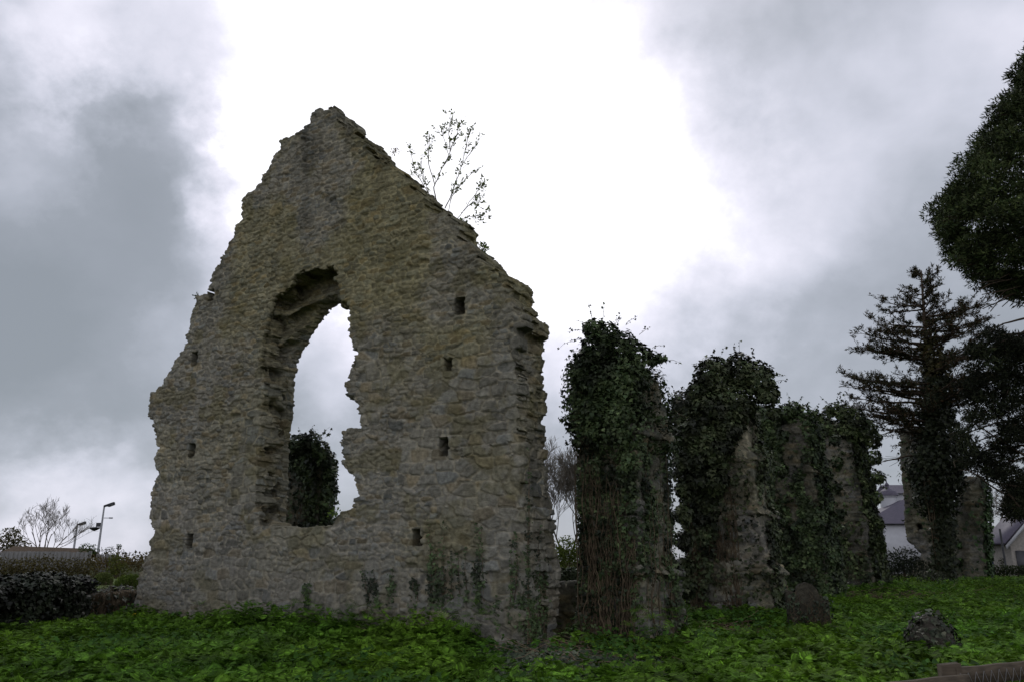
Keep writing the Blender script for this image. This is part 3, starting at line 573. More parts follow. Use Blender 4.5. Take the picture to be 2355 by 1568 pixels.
# ------------------------------------------------------------------ sapling and tufts on the gable top
def sapling(name, label, cat, base, starts, leafn, seed, dens=1.0):
    """thin stems traced as (x,y) lists of the photograph on the wall head, leaves in small bunches"""
    g = np.random.default_rng(seed); paths = []; LP = []; LU = []
    def P3(X, Y, dy): return on_plane(X, Y, GC+gn*dy, gn)
    for pts, r0 in starts:
        P = np.array([P3(X, Y, .75+.04*k) for k, (X, Y) in enumerate(pts)]); t = np.linspace(0, len(P)-1, 6*len(P)); i = np.clip(t.astype(int), 0, len(P)-2); P = P[i]+(P[i+1]-P[i])*(t-i)[:, None]
        P = P+np.cumsum(g.normal(0, .006, P.shape), 0); paths.append((P, np.linspace(r0, .005, len(P))))
        n = int(len(P)*leafn)
        for k in range(n):
            j = int(g.uniform(.15, 1)**.7*(len(P)-1)); d = unit((P[j]-P[max(j-2, 0)])+g.normal(0, .05, 3)+np.array([0, 0, .02])); l = g.uniform(.04, .28); e = P[j]+d*l
            paths.append((np.array([P[j], P[j]+d*l*.5+g.normal(0, .01, 3), e]), .0035))
            for q in range(6): LP.append(e+d*g.uniform(-.07, .05)+g.normal(0, .022, 3)); LU.append(d+g.normal(0, .4, 3))
    t = thing(name, label, cat, base); V, F = tubes(paths, 4); obj('stems', V, F, M_twig, t)
    LP = np.array(LP); V, F = leaves(LP, g.normal(size=LP.shape), np.array(LU), g.uniform(.06, .10, len(LP)), OVAL, OVALF)
    obj('leaves', V, F, M_leaf, t, col=leafcol(len(LP), 4, (.09, .12, .03), (.16, .20, .06), .2, seed)); return t
sapling('sapling', 'spindly leafing sapling growing from the right slope of the gable', 'sapling', on_plane(1045, 525, GC+gn*.75, gn),
    [([(1006, 475), (985, 440), (960, 395), (945, 330)], .014), ([(1008, 480), (1000, 430), (1015, 390), (1035, 350), (1055, 300), (1058, 285)], .016), ([(1000, 425), (985, 370), (985, 320), (988, 300)], .012), ([(1022, 480), (1045, 430), (1062, 380), (1100, 330)], .014),
     ([(1035, 350), (1030, 300), (1034, 268)], .009), ([(1035, 370), (1018, 320), (1013, 295)], .008), ([(1050, 505), (1075, 470), (1095, 440), (1115, 420)], .010), ([(1048, 508), (1075, 500), (1110, 498)], .008), ([(1062, 382), (1075, 340), (1080, 305)], .008), ([(1060, 490), (1090, 462), (1110, 480)], .007), ([(1030, 500), (1040, 460), (1060, 430), (1090, 400)], .008), ([(990, 455), (975, 410), (968, 370)], .008)], .62, 5)
def tuft(label, X, Y, n, sp, sz, c0, c1, back=.8, seed=1, base_pl=None):
    g = np.random.default_rng(seed); c = on_plane(X, Y, GC+gn*back, gn) if base_pl is None else base_pl
    d = unit(g.normal(size=(n, 3))+np.array([0, 0, .6])); P = c+d*sp*g.random((n, 1)); V, F = leaves(P, g.normal(size=(n, 3))+d*.3, d, sz*g.uniform(.6, 1.2, n), OVAL, OVALF)
    o = obj('wall_plant', V-0, F, M_leaf, None, col=leafcol(n, 4, c0, c1, .2, seed), loc=c, label=label, cat='plant')
    o.name = 'wall_plant'; return o
tuft('leafy green tuft on the gable slope at the foot of the sapling', 1062, 522, 160, .16, .10, (.05, .10, .02), (.10, .16, .04), seed=2)
tuft('small sprig on the gable slope below the sapling', 1112, 572, 60, .12, .10, (.06, .10, .02), (.12, .16, .04), seed=3)
tuft('pale wispy weed on the gable slope near the peak', 908, 352, 60, .14, .06, (.20, .16, .12), (.3, .25, .2), seed=4)
tuft('small moss tuft on the stepped left edge of the gable', 453, 684, 60, .10, .07, (.03, .05, .02), (.06, .08, .03), back=.3, seed=5)
tuft('tiny green plant on the window sill rubble of the gable', 770, 1180, 40, .14, .09, (.07, .12, .02), (.12, .18, .04), back=.6, seed=6)

# ------------------------------------------------------------------ woody trees
def grow(base, d, length, r, lev, g, paths, spread=.6, upb=.25, ratio=.68, kids=(3, 5), minr=.006, curve=.1):
    m = 7; P = [np.array(base, float)]; d = unit(np.array(d, float))
    for k in range(m): d = unit(d+g.normal(0, curve, 3)+np.array([0, 0, upb*.12])); P.append(P[-1]+d*length/m)
    P = np.array(P); paths.append((P, np.linspace(r, max(r*.5, minr*.7), m+1)))
    if lev == 0: return
    for k in range(g.integers(*kids)):
        t = g.uniform(.35, 1.0); i = min(int(t*m), m-1); s = g.normal(size=3); s = unit(s-(s@d)*d); nd = unit(d*(1-spread)+s*spread+np.array([0, 0, upb]))
        grow(P[i]+(P[i+1]-P[i])*(t*m-i), nd, length*ratio*g.uniform(.75, 1.15), max(r*.55, minr), lev-1, g, paths, spread, upb, ratio, kids, minr, curve)
def bare_tree(label, base, h, seed, lev=4, trunks=1, r=.15, spread=.55, upb=.25, group=None, kids=(3, 6), minr=.008, lean=0):
    g = np.random.default_rng(seed); t = thing('bare_tree', label, 'tree', base, group); tr = []; br = []
    for k in range(trunks):
        d = unit(np.array([g.normal(0, .35 if trunks > 1 else .05)+lean, g.normal(0, .2), 1.])); pp = []; grow(np.array(base)-np.array([0, 0, .1]), d, h*.55, r, lev, g, pp, spread, upb, .62, kids, minr); tr.append(pp[0]); br += pp[1:]
    V, F = tubes(tr, 7); obj('trunk', V, F, M_bark, t, smooth=True); V, F = tubes(br, 3); obj('branches', V, F, M_twig, t); return t
def bushy(name, label, cat, depth, bl, dens, lsz, c0, c1, seed, group=None, mat=None, tmpl=OVAL, tf=OVALF, stem=None, jit=1.0, baseY=None, gnd=True):
    P, n = blob_pts(bl, depth, dens, jit); b = P.mean(0); b[2] = hgt(b[0], b[1]) if gnd else P[:, 2].min()
    t = thing(name, label, cat, b, group); g = np.random.default_rng(seed)
    V, F = leaves(P, unit(n+g.normal(0, .6, P.shape)), g.normal(size=P.shape)+n*.8+np.array([0, 0, .3]), lsz*g.uniform(.6, 1.3, len(P)), tmpl, tf)
    cl = leafcol(len(P), len(tmpl), c0, c1, .22, seed)*np.repeat((.7+.6*fbm(P, 1.5/max(.3, depth/25), seed, 3))[:, None], len(tmpl), 0)
    obj('foliage', V, F, mat or M_leaf, t, col=cl)
    if stem is None: stem = [(np.array([b, b+np.array([.02, 0, (P[:, 2].max()-b[2])*.6])]), np.array([.08, .03]))]
    V, F = tubes(stem, 6); obj('stem', V, F, M_bark, t); return t

# -- left background
bare_tree('bare many-branched tree above the shed roof, left of the lamp posts', at(92, 1290, 62), 4.6, 3, 4, 5, .05, .52, .35, kids=(3, 6), minr=.009)
bushy('round_tree', 'low dull olive tree at the far left edge behind the slatted fence', 'tree', 64, [(15, 1245, 28), (35, 1235, 22), (5, 1265, 30), (45, 1255, 20), (60, 1262, 16)], 30, .22, (.06, .06, .03), (.10, .09, .045), 61)
bushy('round_shrub', 'domed dark green shrub on the horizon at the foot of the small lamp post', 'shrub', 47, [(200, 1262, 14), (188, 1264, 11), (213, 1264, 11)], 90, .12, (.03, .055, .015), (.05, .08, .02), 62)
bushy('round_shrub', 'small dark shrub on the horizon left of the topiary ball', 'shrub', 52, [(252, 1262, 7), (258, 1264, 6), (246, 1265, 5)], 90, .10, (.02, .03, .02), (.04, .05, .03), 63)
tp = at(273, 1255, 40); bushy('topiary_ball', 'clipped ball on a thin bare stem rising behind the hedge', 'topiary', 40, [(273, 1256, 5.5)], 500, .07, (.03, .06, .015), (.05, .09, .02), 64, stem=[(np.array([[tp[0], tp[1], .5], [tp[0], tp[1], tp[2]]]), np.array([.03, .03]))])
bushy('conifer_shrub', 'feathery yellow-green conifer shrub behind the clipped bushes', 'shrub', 31, [(270, 1300, 22), (262, 1285, 12), (278, 1320, 22), (250, 1322, 14)], 200, .09, (.05, .065, .012), (.09, .10, .02), 65)
bushy('clipped_bush', 'boxy clipped bush with a flat top on the garden lawn', 'bush', 26.5, [(230, 1332, 13), (246, 1332, 13), (238, 1330, 14), (226, 1336, 10), (250, 1337, 10)], 1900, .055, (.06, .085, .02), (.10, .12, .035), 66, group='clipped bushes beside the gable', jit=.3)
bushy('clipped_bush', 'bright green rounded bush touching the left foot of the gable', 'bush', 25.5, [(288, 1338, 16), (305, 1334, 15), (276, 1342, 12), (318, 1338, 14)], 1900, .055, (.06, .10, .015), (.11, .15, .03), 67, group='clipped bushes beside the gable', jit=.3)
bushy('hedge', 'long russet and green hedge across the garden in front of the slatted fence', 'hedge', 31, [(x, 1306+4*math.sin(x*.05), 25) for x in range(-60, 215, 17)]+[(x, 1330, 24) for x in range(-60, 215, 24)], 110, .095, (.045, .038, .014), (.085, .075, .028), 68)
bushy('hedge', 'brownish ragged hedge between the garden conifer and the gable edge', 'hedge', 36, [(x, 1292+(x % 5), 17) for x in range(220, 345, 14)], 110, .10, (.07, .05, .02), (.10, .08, .03), 69)
def fence_panel(name, label, D, X0, X1, ytop, w, seed):
    a = at(X0, ytop, D); b = at(X1, ytop, D); t = thing(name, label, 'fence', (a[0], a[1], .6)); n = max(2, int((b[0]-a[0])/w)); pb = MB(); g = np.random.default_rng(seed)
    for k in range(n):
        x = a[0]+(k+.5)*(b[0]-a[0])/n; top = a[2]+g.uniform(-.03, .03); pb.box((x, D+g.uniform(-.01, .01), (top+.5)/2), ((b[0]-a[0])/n*.86, .03, top-.5))
    pb.obj('boards', M_conc, t); r = MB(); r.box(((a[0]+b[0])/2, D+.06, a[2]-.35), (b[0]-a[0], .07, .1)); r.obj('rail', M_conc, t)
    for k in range(3):
        p = MB(); p.box((a[0]+(k)*(b[0]-a[0])/2, D+.15, (a[2]+.6)/2), (.12, .12, a[2]-.5)); p.obj('post', M_conc, t)
fence_panel('slatted_fence', 'long grey vertical-board fence behind the russet hedge', 44, -80, 205, 1268, .24, 1)
fence_panel('slatted_fence', 'short pale board fence section right of the tall lamp post', 45, 222, 268, 1274, .20, 2)
c0_ = at(60, 1262, 50); c1_ = at(165, 1268, 50); sh = MB()
t = thing('shed', 'long low shed roof in weathered grey felt showing above the fence', 'shed', (c0_[0], 50, .6)); sh.box(((c0_[0]+c1_[0])/2-1, 51.3, 1.35), (c1_[0]-c0_[0]+1, 2.4, 1.7)); sh.obj('wall', M_conc, t)
sh = MB(); za = at(60, 1254, 51)[2]; sh.prism([(c0_[0]-1.6, 49.9, za-.45), (c0_[0]-1.6, 51.3, za), (c0_[0]-1.6, 52.7, za-.45), (c0_[0]-1.6, 52.7, za-.55), (c0_[0]-1.6, 51.3, za-.1), (c0_[0]-1.6, 49.9, za-.55)], (c1_[0]-c0_[0]+2.2, 0, -.18)); sh.obj('roof', M_bark, t)
def lamp_post(label, Xb, Xt, Yt, D, head, extra):
    top = at(Xt, Yt, D); b = at(Xb, 1285, D); b[0] = top[0]; gz_ = float(hgt(b[0], D)); t = thing('street_lamp', label, 'lamp post', (b[0], D, gz_), 'lamp posts on the left horizon')
    V, F = tubes([(np.array([[b[0], D, gz_-.2], [b[0], D, top[2]*.5], [b[0], D, top[2]]]), np.array([.13, .11, .08])*D/80)], 8); obj('pole', V, F, M_metal, t, smooth=True)
    h = MB(); s = D/80*head; M_ = Matrix.Rotation(-.35, 3, 'Y'); h.box((b[0]+.45*s, D, top[2]+.12*s), (.9*s, .3*s, .14*s), M=M_); h.box((b[0]+.62*s, D, top[2]+.06*s), (.55*s, .36*s, .12*s), M=M_); hh = h.obj('lamp_head', M_dark, t)
    l = MB(); l.box((b[0]+.64*s, D, top[2]+.0*s), (.45*s, .28*s, .04*s), M=M_); l.obj('lens', M_lens, hh)
    if extra:
        e = MB(); z = zat(Xt, 1190, D); e.box((b[0]+.35, D, z), (.5, .05, .05)); e.box((b[0]+.62, D, z), (.22, .14, .10)); e.obj('camera_arm', M_metal, t)
        e = MB(); z = zat(Xt, 1212, D); e.lathe((b[0]-.5, D, z-.25), [(.05, 0), (.28, .12), (.40, .22), (.10, .30)]); e.box((b[0]-.25, D, z), (.5, .05, .05)); e.box((b[0]-.25, D, z+.2), (.3, .1, .3)); e.obj('floodlight', M_dark, t)
lamp_post('tall lamp post with floodlight and small camera arm, right one of the pair', 230, 240, 1162, 60, 1.1, True)
lamp_post('plain lamp post behind the domed shrub, left one of the pair', 172, 178, 1205, 76, .9, False)
lw = MB()
# ivied low wall at the left
LA = at(-120, 1400, 15.5); LB = at(338, 1380, 22.0); dl = LB-LA; dl[2] = 0; Ll = np.linalg.norm(dl); lx = dl/Ll; ly = np.array([-lx[1], lx[0], 0]); LA[2] = 0
def lowfn(x, y, z):
    X, Y, Z = np.broadcast_arrays(x, y, z); P = np.stack([X.ravel(), Y.ravel(), Z.ravel()], 1); nz = (.2*(fbm(P, 1.3, 9, 2)-.5)).reshape(X.shape)
    return box_sd(x, y, z, 0, Ll, 0, .7, -.5, 0.84+.22*sst(Ll*.60, Ll*.42, x))+nz
t = thing('low_churchyard_wall', 'low dark earthy wall running left from the foot of the gable', 'low wall', LA)
RL = sdf_obj('masonry', lowfn, (-.3, -.4, -.6), (Ll+.4, 1.1, 1.7), .06, LA, lx, ly, t, 401, None, (.34, .5, .14), (.45, .6, .25), lambda V, n, c, e, r: c*.35*np.array([1.1, .9, .7]), .8)
P, n, Lc = pick(RL, 42000, lambda l, N_: np.where(l[:, 0] < Ll*.60, .95, .10+.5*(l[:, 2] > .98)))
la = leaf_layer(P, n, np.where(Lc[:, 0] < Ll*.6, .30, .10)*(.4+1.2*fbm(Lc, 1.2, 44, 3)), .085)
tk = np.linspace(0, .6, 16); q = np.concatenate([LA+lx*(tt*Ll)+ly*.2+np.array([0, 0, 1.05])+unit(rng.normal(size=(900, 3)))*np.array([.45, .45, .26])*rng.random((900, 1))**.4 for tt in tk])
ivy('dark mass of ivy heaped over the low wall at the left edge', LA, [la, hang(q, np.repeat([[0, -.3, .8]], len(q), 0)+rng.normal(0, .3, (len(q), 3)), .085)], c0=(.006, .011, .005), c1=(.022, .027, .015), seed=42, cat='ivy')
st_ = wall_stems(LA, lx, ly, [(Ll*.55, Ll*.98, .0, -.1, 1.1, 160)]); V, F = tubes(st_, 3); tag(obj('dead_creeper', V, F, M_stem, None, loc=LA, label='tangle of dead brown creeper on the low wall beside the gable', cat='creeper'))
# lawn strip
ln = []; 
for X, D in [(150, 22.5), (345, 24), (345, 30), (90, 30)]: p = at(X, 1340, D); ln.append((p[0], D))
gxx, gyy = np.meshgrid(np.linspace(0, 1, 20), np.linspace(0, 1, 20), indexing='ij'); ln = np.array(ln); PX = (ln[0]*(1-gxx)[..., None]+ln[1]*gxx[..., None])*(1-gyy)[..., None]+(ln[3]*(1-gxx)[..., None]+ln[2]*gxx[..., None])*gyy[..., None]
V = np.concatenate([PX, (hgt(PX[..., 0], PX[..., 1])+.03)[..., None]], -1).reshape(-1, 3); i, j = np.meshgrid(np.arange(19), np.arange(19), indexing='ij'); q = (i*20+j).ravel()
obj('lawn', V, np.stack([q, q+20, q+21, q+1], 1), M_lawn, smooth=True, kind='structure', label='strip of mown garden lawn')

# -- behind the gap
bare_tree('bare twiggy tree in the gap between the gable and the first pier', at(1300, 1300, 40), 6.2, 8, 5, 4, .05, .5, .3, kids=(4, 6), minr=.008)
bushy('green_shrub', 'yellow-green shrub low in the gap between gable and first pier', 'shrub', 29, [(1300, 1258, 26), (1322, 1266, 24), (1280, 1275, 26), (1310, 1290, 28), (1340, 1285, 24)], 240, .09, (.06, .09, .015), (.11, .14, .03), 71)
bushy('ivied_bank', 'low bank of glossy ivy behind the broken rubble wall', 'ivy bank', 22, [(x, 1326+3*math.sin(x), 20) for x in range(1275, 1360, 14)]+[(x, 1345, 18) for x in range(1275, 1360, 16)], 260, .085, (.03, .045, .02), (.055, .07, .035), 72, mat=M_ivy, tmpl=IVY, tf=IVYF)
# -- dark bush left of the trunk, mound
bushy('dark_bush', 'rounded black-green bush in front of the distant gable remnant', 'bush', 36, [(2060, 1290, 28), (2085, 1288, 30), (2045, 1300, 28), (2105, 1302, 24), (2122, 1312, 16), (2075, 1312, 26)], 120, .12, (.010, .016, .008), (.022, .03, .014), 73, mat=M_ivy)
bushy('ivy_mound', 'low ivy mound at the foot of the ivied trunk', 'ivy mound', 33, [(2120, 1325, 12), (2140, 1322, 13), (2160, 1328, 14)], 170, .10, (.02, .03, .015), (.05, .055, .03), 74, mat=M_ivy)
bushy('low_hedge', 'low dark clipped hedge at the right edge beyond the grass', 'hedge', 42, [(x, 1312, 12) for x in range(2262, 2420, 9)], 120, .12, (.015, .025, .01), (.04, .05, .022), 75)
bushy('cone_bush', 'small rounded dark bush beyond the low hedge at the right edge', 'bush', 55, [(2302, 1293, 7), (2302, 1286, 5)], 120, .12, (.012, .018, .008), (.03, .035, .015), 76)
bare_tree('bare tree with a straight central trunk right of the distant gable remnant', at(2294, 1300, 70), 9.0, 14, 5, 1, .12, .72, .18, kids=(4, 7), minr=.02)
# far tree lines
def far_line(label, D, xa, xb, h, seed, c0, c1):
    g = np.random.default_rng(seed); n = 26; x = g.uniform(xa, xb, n); P = []; 
    for k in range(n): m = 420; d = rdir(m); P.append(np.array([x[k], D+g.uniform(-4, 4), h*.35])+d*np.array([(xb-xa)/n*1.4, 2, h*g.uniform(.45, .75)])*rng.random((m, 1))**.4)
    P = np.concatenate(P); V, F = leaves(P, g.normal(size=P.shape), g.normal(size=P.shape), g.uniform(.35, .8, len(P)), OVAL, OVALF)
    obj('distant_wood', V, F, M_leaf, None, col=leafcol(len(P), 4, c0, c1, .2, seed), kind='stuff', label=label)
far_line('far brown-green wood along the left horizon', 130, -95, 10, 3.6, 81, (.06, .055, .03), (.10, .09, .05))
far_line('far dull wood along the right horizon', 150, 70, 130, 4.5, 82, (.05, .05, .04), (.08, .075, .06))

# ------------------------------------------------------------------ ivied conifer
def spray_mesh(P, D_, sz, tm=NEED): return leaves(P, rng.normal(size=P.shape)+np.array([0, 0, .6]), D_, sz, tm, OVALF)
DC = 36.; cb = at(2168, 1340, DC); cb[2] = float(hgt(cb[0], DC)); ct = at(2118, 622, DC); Hc = ct[2]-cb[2]
ct_ = thing('ivied_conifer', 'tall thin-branched brownish conifer with an ivy-swollen trunk, standing before the distant ruin', 'conifer tree', cb)
m = 16; tt = np.linspace(0, 1, m); tp_ = cb+(ct-cb)*tt[:, None]+np.stack([.35*np.sin(tt*3.1)*0-.0*tt, 0*tt, 0*tt], 1)
V, F = tubes([(tp_, np.linspace(.30, .03, m))], 10); obj('trunk', V, F, M_bark, ct_, smooth=True)
g = np.random.default_rng(91); BR = []; NP = []; ND = []
def cbranch(z0, az, ln_, rise, leafy, tip=.25):
    t = (z0-cb[2])/Hc; o = cb+(ct-cb)*t; h = np.array([math.cos(az), math.sin(az)*.9, 0]); mm = 12; s = np.linspace(0, 1, mm)
    P = o+h*(s*ln_)[:, None]+np.array([0, 0, 1.])*((rise*s+tip*s**3)*ln_)[:, None]; P += np.cumsum(g.normal(0, .02*ln_/3, P.shape), 0); BR.append((P, np.linspace(.018+.018*ln_, .010, mm)))
    n2 = int(ln_*6)+3
    for k in range(n2):
        u = (.18+.82*g.random()); u = u if leafy > .3 else .2+.8*g.random(); i = min(int(u*(mm-1)), mm-2); q = P[i]+(P[i+1]-P[i])*(u*(mm-1)-i); dd_ = unit(P[i+1]-P[i]); sd_ = unit(np.cross(dd_, [0, 0, 1]))*g.choice([-1, 1])
        l = (.35+.55*(1-abs(u-.6)))*min(1, ln_/2.2)*g.uniform(.6, 1.1); d = unit(dd_*.9+sd_*.75+np.array([0, 0, g.normal(.12, .22)])); e = q+d*l; mid = (q+e)/2+np.array([0, 0, -.04]); BR.append((np.array([q, mid, e]), np.array([.012, .009, .006])))
        if g.random() > leafy: continue
        for w in range(5):
            b0 = q+(e-q)*g.uniform(.25, 1); d2 = unit(d+g.normal(0, .5, 3)+np.array([0, 0, .35])); l2 = g.uniform(.10, .26); kk = 7; uu = np.linspace(.15, 1, kk)[:, None]
            NP.append(b0+d2*l2*uu); ND.append(d2+g.normal(0, .55, (kk, 3)))
for k, z0 in enumerate(np.arange(ct[2]-.25, zat(2118, 1000, DC), -.26)):
    f = (ct[2]-z0); base_l = min(.35+.52*f**.95, 3.4)
    for a in range(2):
        az = g.uniform(0, 2*math.pi); ln_ = base_l*g.uniform(.45, 1.15); cbranch(z0, az, ln_, .48-.055*min(f, 9)+g.normal(0, .05), .96)
for X, Y, lx_ in [(2030, 690, 0), (2015, 735, 0), (1978, 765, 0), (1975, 790, 0), (1950, 855, 0), (1952, 880, 0), (1962, 925, 0), (2010, 800, 0), (2262, 705, 1), (2270, 740, 1), (2290, 800, 1), (2300, 850, 1), (2290, 900, 1), (2320, 860, 1), (2000, 870, 0)]:
    e = at(X, Y, DC); ln_ = abs(e[0]-(cb[0]+(ct[0]-cb[0])*((e[2]-cb[2])/Hc))); rise = .06-.03*(Y > 840); cbranch(e[2]-ln_*(rise+.12), math.pi+g.normal(0, .12) if not lx_ else g.normal(0, .12), ln_, rise, 1.0, .10); cbranch(e[2]-ln_*(rise+.2), math.pi+g.normal(0, .35) if not lx_ else g.normal(0, .35), ln_*.85, rise, 1.0, .10)
for X, Y, zr in [(2010, 960, .1), (1990, 1005, -.35), (2040, 1020, -.3), (1990, 1065, -.2), (2240, 960, .5), (2250, 1020, .45)]:
    e = at(X, Y, DC); ln_ = abs(e[0]-cb[0]); cbranch(e[2]-ln_*zr, math.pi if X < 2150 else 0., ln_, zr, .18, .0)
V, F = tubes(BR, 4); obj('branches', V, F, M_bark, ct_)
NP = np.concatenate(NP); ND = np.concatenate(ND); V, F = spray_mesh(NP, ND, g.uniform(.10, .19, len(NP)))
tn = fbm(NP, .7, 92, 2)[:, None]; cN = np.where(rng.random((len(NP), 1)) < .25+.3*tn, np.array([[.060, .038, .018]]), np.array([[.026, .032, .013]]))*np.exp(rng.normal(0, .25, (len(NP), 1)))
obj('needles', V, F, M_needle, ct_, col=np.repeat(cN, 4, 0))
bl = [(2135, 740, 14), (2137, 770, 20), (2140, 800, 30), (2145, 830, 36), (2150, 865, 40), (2155, 900, 45), (2150, 940, 48), (2150, 980, 52), (2155, 1020, 58), (2150, 1060, 62), (2175, 1060, 50), (2120, 1080, 40), (2150, 1105, 58), (2185, 1110, 40), (2140, 1145, 45), (2170, 1150, 40), (2165, 1185, 32), (2168, 1220, 26), (2170, 1255, 24), (2172, 1290, 25), (2172, 1325, 28)]
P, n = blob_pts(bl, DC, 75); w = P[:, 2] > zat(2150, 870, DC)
V, F = leaves(P, unit(n+rng.normal(0, .5, P.shape)), DOWN+rng.normal(0, .5, P.shape), .15*rng.uniform(.6, 1.3, len(P)), IVY, IVYF)
q_ = np.array([at(2170+rng.normal(0, 12), Y, DC-.35+rng.uniform(-.15, .1)) for Y in rng.uniform(1190, 1335, 2600)]); P = np.concatenate([P, q_]); n = np.concatenate([n, np.repeat([[0, -1., .2]], len(q_), 0)]); V, F = leaves(P, unit(n+rng.normal(0, .5, P.shape)), DOWN+rng.normal(0, .5, P.shape), .15*rng.uniform(.6, 1.3, len(P)), IVY, IVYF); w = P[:, 2] > zat(2150, 870, DC)
iv = thing('climbing_ivy', 'heavy dark ivy swelling around the trunk of the thin-branched conifer', 'ivy', cb)
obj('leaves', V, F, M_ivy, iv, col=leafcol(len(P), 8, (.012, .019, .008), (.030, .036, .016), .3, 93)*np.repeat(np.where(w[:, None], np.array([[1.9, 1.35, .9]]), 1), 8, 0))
V, F = tubes([(np.stack([cb[0]+rng.uniform(-.35, .35)+np.cumsum(rng.normal(0, .02, 20)), np.full(20, DC-.35+rng.uniform(-.1, .15)), np.linspace(cb[2], cb[2]+5, 20)], 1), np.full(20, .02)) for k in range(30)], 4); obj('stems', V, F, M_stem, iv)

# ------------------------------------------------------------------ the two dark trees at the right edge
def clump_tree(name, label, cat, base, axis_x, D, clumps, dens, lsz, c0, c1, seed, limbs, trunk_r, ztop, flat=.8):
    t = thing(name, label, cat, base); m = 12; z = np.linspace(base[2]-.2, ztop, m); P = np.stack([np.full(m, base[0])+.15*np.sin(z*.6), np.full(m, base[1]), z], 1)
    V, F = tubes([(P, np.linspace(trunk_r, .05, m))], 10); obj('trunk', V, F, M_bark, t, smooth=True)
    g = np.random.default_rng(seed); PP = []; NN = []; CT = []
    for c, r in clumps:
        k = int(dens*4*math.pi*r*r); d = unit(g.normal(size=(k, 3))); rr = r*(.45+.6*g.random(k)**.6)*(1+.5*(vn(d*1.7+c, 1.6, seed)-.5)); PP.append(c+d*rr[:, None]*np.array([1, 1, flat])); NN.append(d); CT.append(np.full(k, math.exp(g.normal(0, .38))))
    CT = np.concatenate(CT); PP = np.concatenate(PP); NN = np.concatenate(NN); V, F = leaves(PP, unit(NN*.3+g.normal(size=PP.shape)), NN+g.normal(0, .45, PP.shape)+np.array([0, 0, .25]), lsz*g.uniform(.5, 1.4, len(PP)), NEED, OVALF)
    obj('foliage', V, F, M_needle, t, col=leafcol(len(PP), 4, c0, c1, .3, seed)*np.repeat(((.65+.7*fbm(PP, .9, seed, 2))*CT)[:, None], 4, 0))
    V, F = tubes(limbs, 5); obj('limbs', V, F, M_bark, t); return t
def limb(a, b, g, r=.08, sag=.0, m=10):
    s = np.linspace(0, 1, m)[:, None]; P = a*(1-s)+b*s+np.array([0, 0, 1.])*sag*np.sin(s*np.pi); P[1:-1] += np.cumsum(g.normal(0, .03, (m-2, 3)), 0); return (P, np.linspace(r, .015, m))
g = np.random.default_rng(101); D1 = 24.; ax1 = at(2500, 500, D1)[0]
prof = [(150, 2345), (180, 2330), (220, 2310), (250, 2280), (290, 2268), (320, 2248), (350, 2240), (380, 2215), (400, 2197), (450, 2187), (500, 2168), (540, 2185), (580, 2200), (610, 2215), (640, 2260), (670, 2310), (700, 2330)]
cl = []; lim = []
for k in range(1150):
    Y = g.uniform(-160, 690); Xe = np.interp(Y, [p[0] for p in prof], [p[1] for p in prof]) if Y > 150 else 2345+(150-Y)*.45
    p = at(Xe, Y, D1); rmax = ax1-p[0]
    if rmax < .3: continue
    r = rmax-g.uniform(.52, .88)+(g.random() < .12)*.38-(g.random() < .35)*g.uniform(0, 1.6); th_ = g.uniform(0, 2*math.pi) if g.random() < .35 else math.pi+g.normal(0, .8); r = max(r, .1)
    c = np.array([ax1+r*math.cos(th_), D1+r*math.sin(th_), p[2]-.12*max(0, -math.sin(th_))*r+.42*max(0, math.sin(th_))*r])
    # an open underside where limbs and sky show through
    if p[2] < at(0, 600, D1)[2] and g.random() < .35: continue
    cl.append((c, g.uniform(.20, .46)))
    if g.random() < .18: lim.append(limb(np.array([ax1, D1, c[2]-1.2]), c, g, .06, .2))
for X, Y in [(2170, 500), (2160, 510), (2200, 600), (2235, 630), (2280, 650), (2300, 668), (2345, 690), (2215, 565), (2225, 610), (2260, 640)]: e = at(X, Y, D1); cl.append((e, .22)); lim.append(limb(np.array([ax1, D1, e[2]-.6]), e, g, .06, .3))
for k in range(26): X = g.uniform(2240, 2420); Y = g.uniform(640, 720); lim.append(limb(np.array([ax1, D1, zat(2355, 640, D1)-.3]), at(X, Y, D1+g.uniform(-1, 1)), g, .03, .3))
clump_tree('dark_cypress', 'huge dense dark evergreen leaning into the upper right corner', 'evergreen tree', np.array([ax1, D1, float(hgt(ax1, D1))]), ax1, D1, cl, 150, .15, (.018, .032, .010), (.045, .055, .018), 102, lim, .4, zat(2500, -150, D1))
D2 = 31.; ax2 = at(2430, 900, D2)[0]; cl = []; lim = []
reg = [(2272, 768, 20), (2247, 805, 22), (2300, 795, 26), (2338, 790, 24), (2370, 800, 34), (2260, 850, 34), (2300, 820, 45), (2340, 830, 50), (2230, 900, 22), (2275, 905, 32), (2320, 900, 38), (2355, 920, 50), (2240, 960, 20), (2300, 960, 34), (2345, 980, 40), (2230, 1020, 18), (2258, 1040, 18), (2300, 1020, 24), (2340, 1060, 36), (2225, 1065, 16), (2300, 1080, 22), (2330, 1110, 30), (2355, 1140, 36), (2320, 1160, 18), (2345, 1180, 22), (2380, 1000, 60), (2400, 850, 60), (2400, 1120, 50), (2210, 1000, 12), (2275, 1085, 12)]
for X, Y, r in reg:
    n_ = int(3+r*.38)
    for k in range(n_):
        a = g.uniform(0, 6.283); q = r*math.sqrt(g.random()); p = at(X+q*math.cos(a), Y+q*math.sin(a), D2+g.uniform(-1.3, 1.3)); cl.append((p, g.uniform(.14, .34)))
    e = at(X, Y, D2); lim.append(limb(np.array([ax2, D2, e[2]+.6]), e, g, .07, .3))
    for k in range(3): lim.append(limb(e, at(X-g.uniform(0, 40), Y+g.uniform(-10, 30), D2+g.uniform(-1, 1)), g, .02, .1, 6))
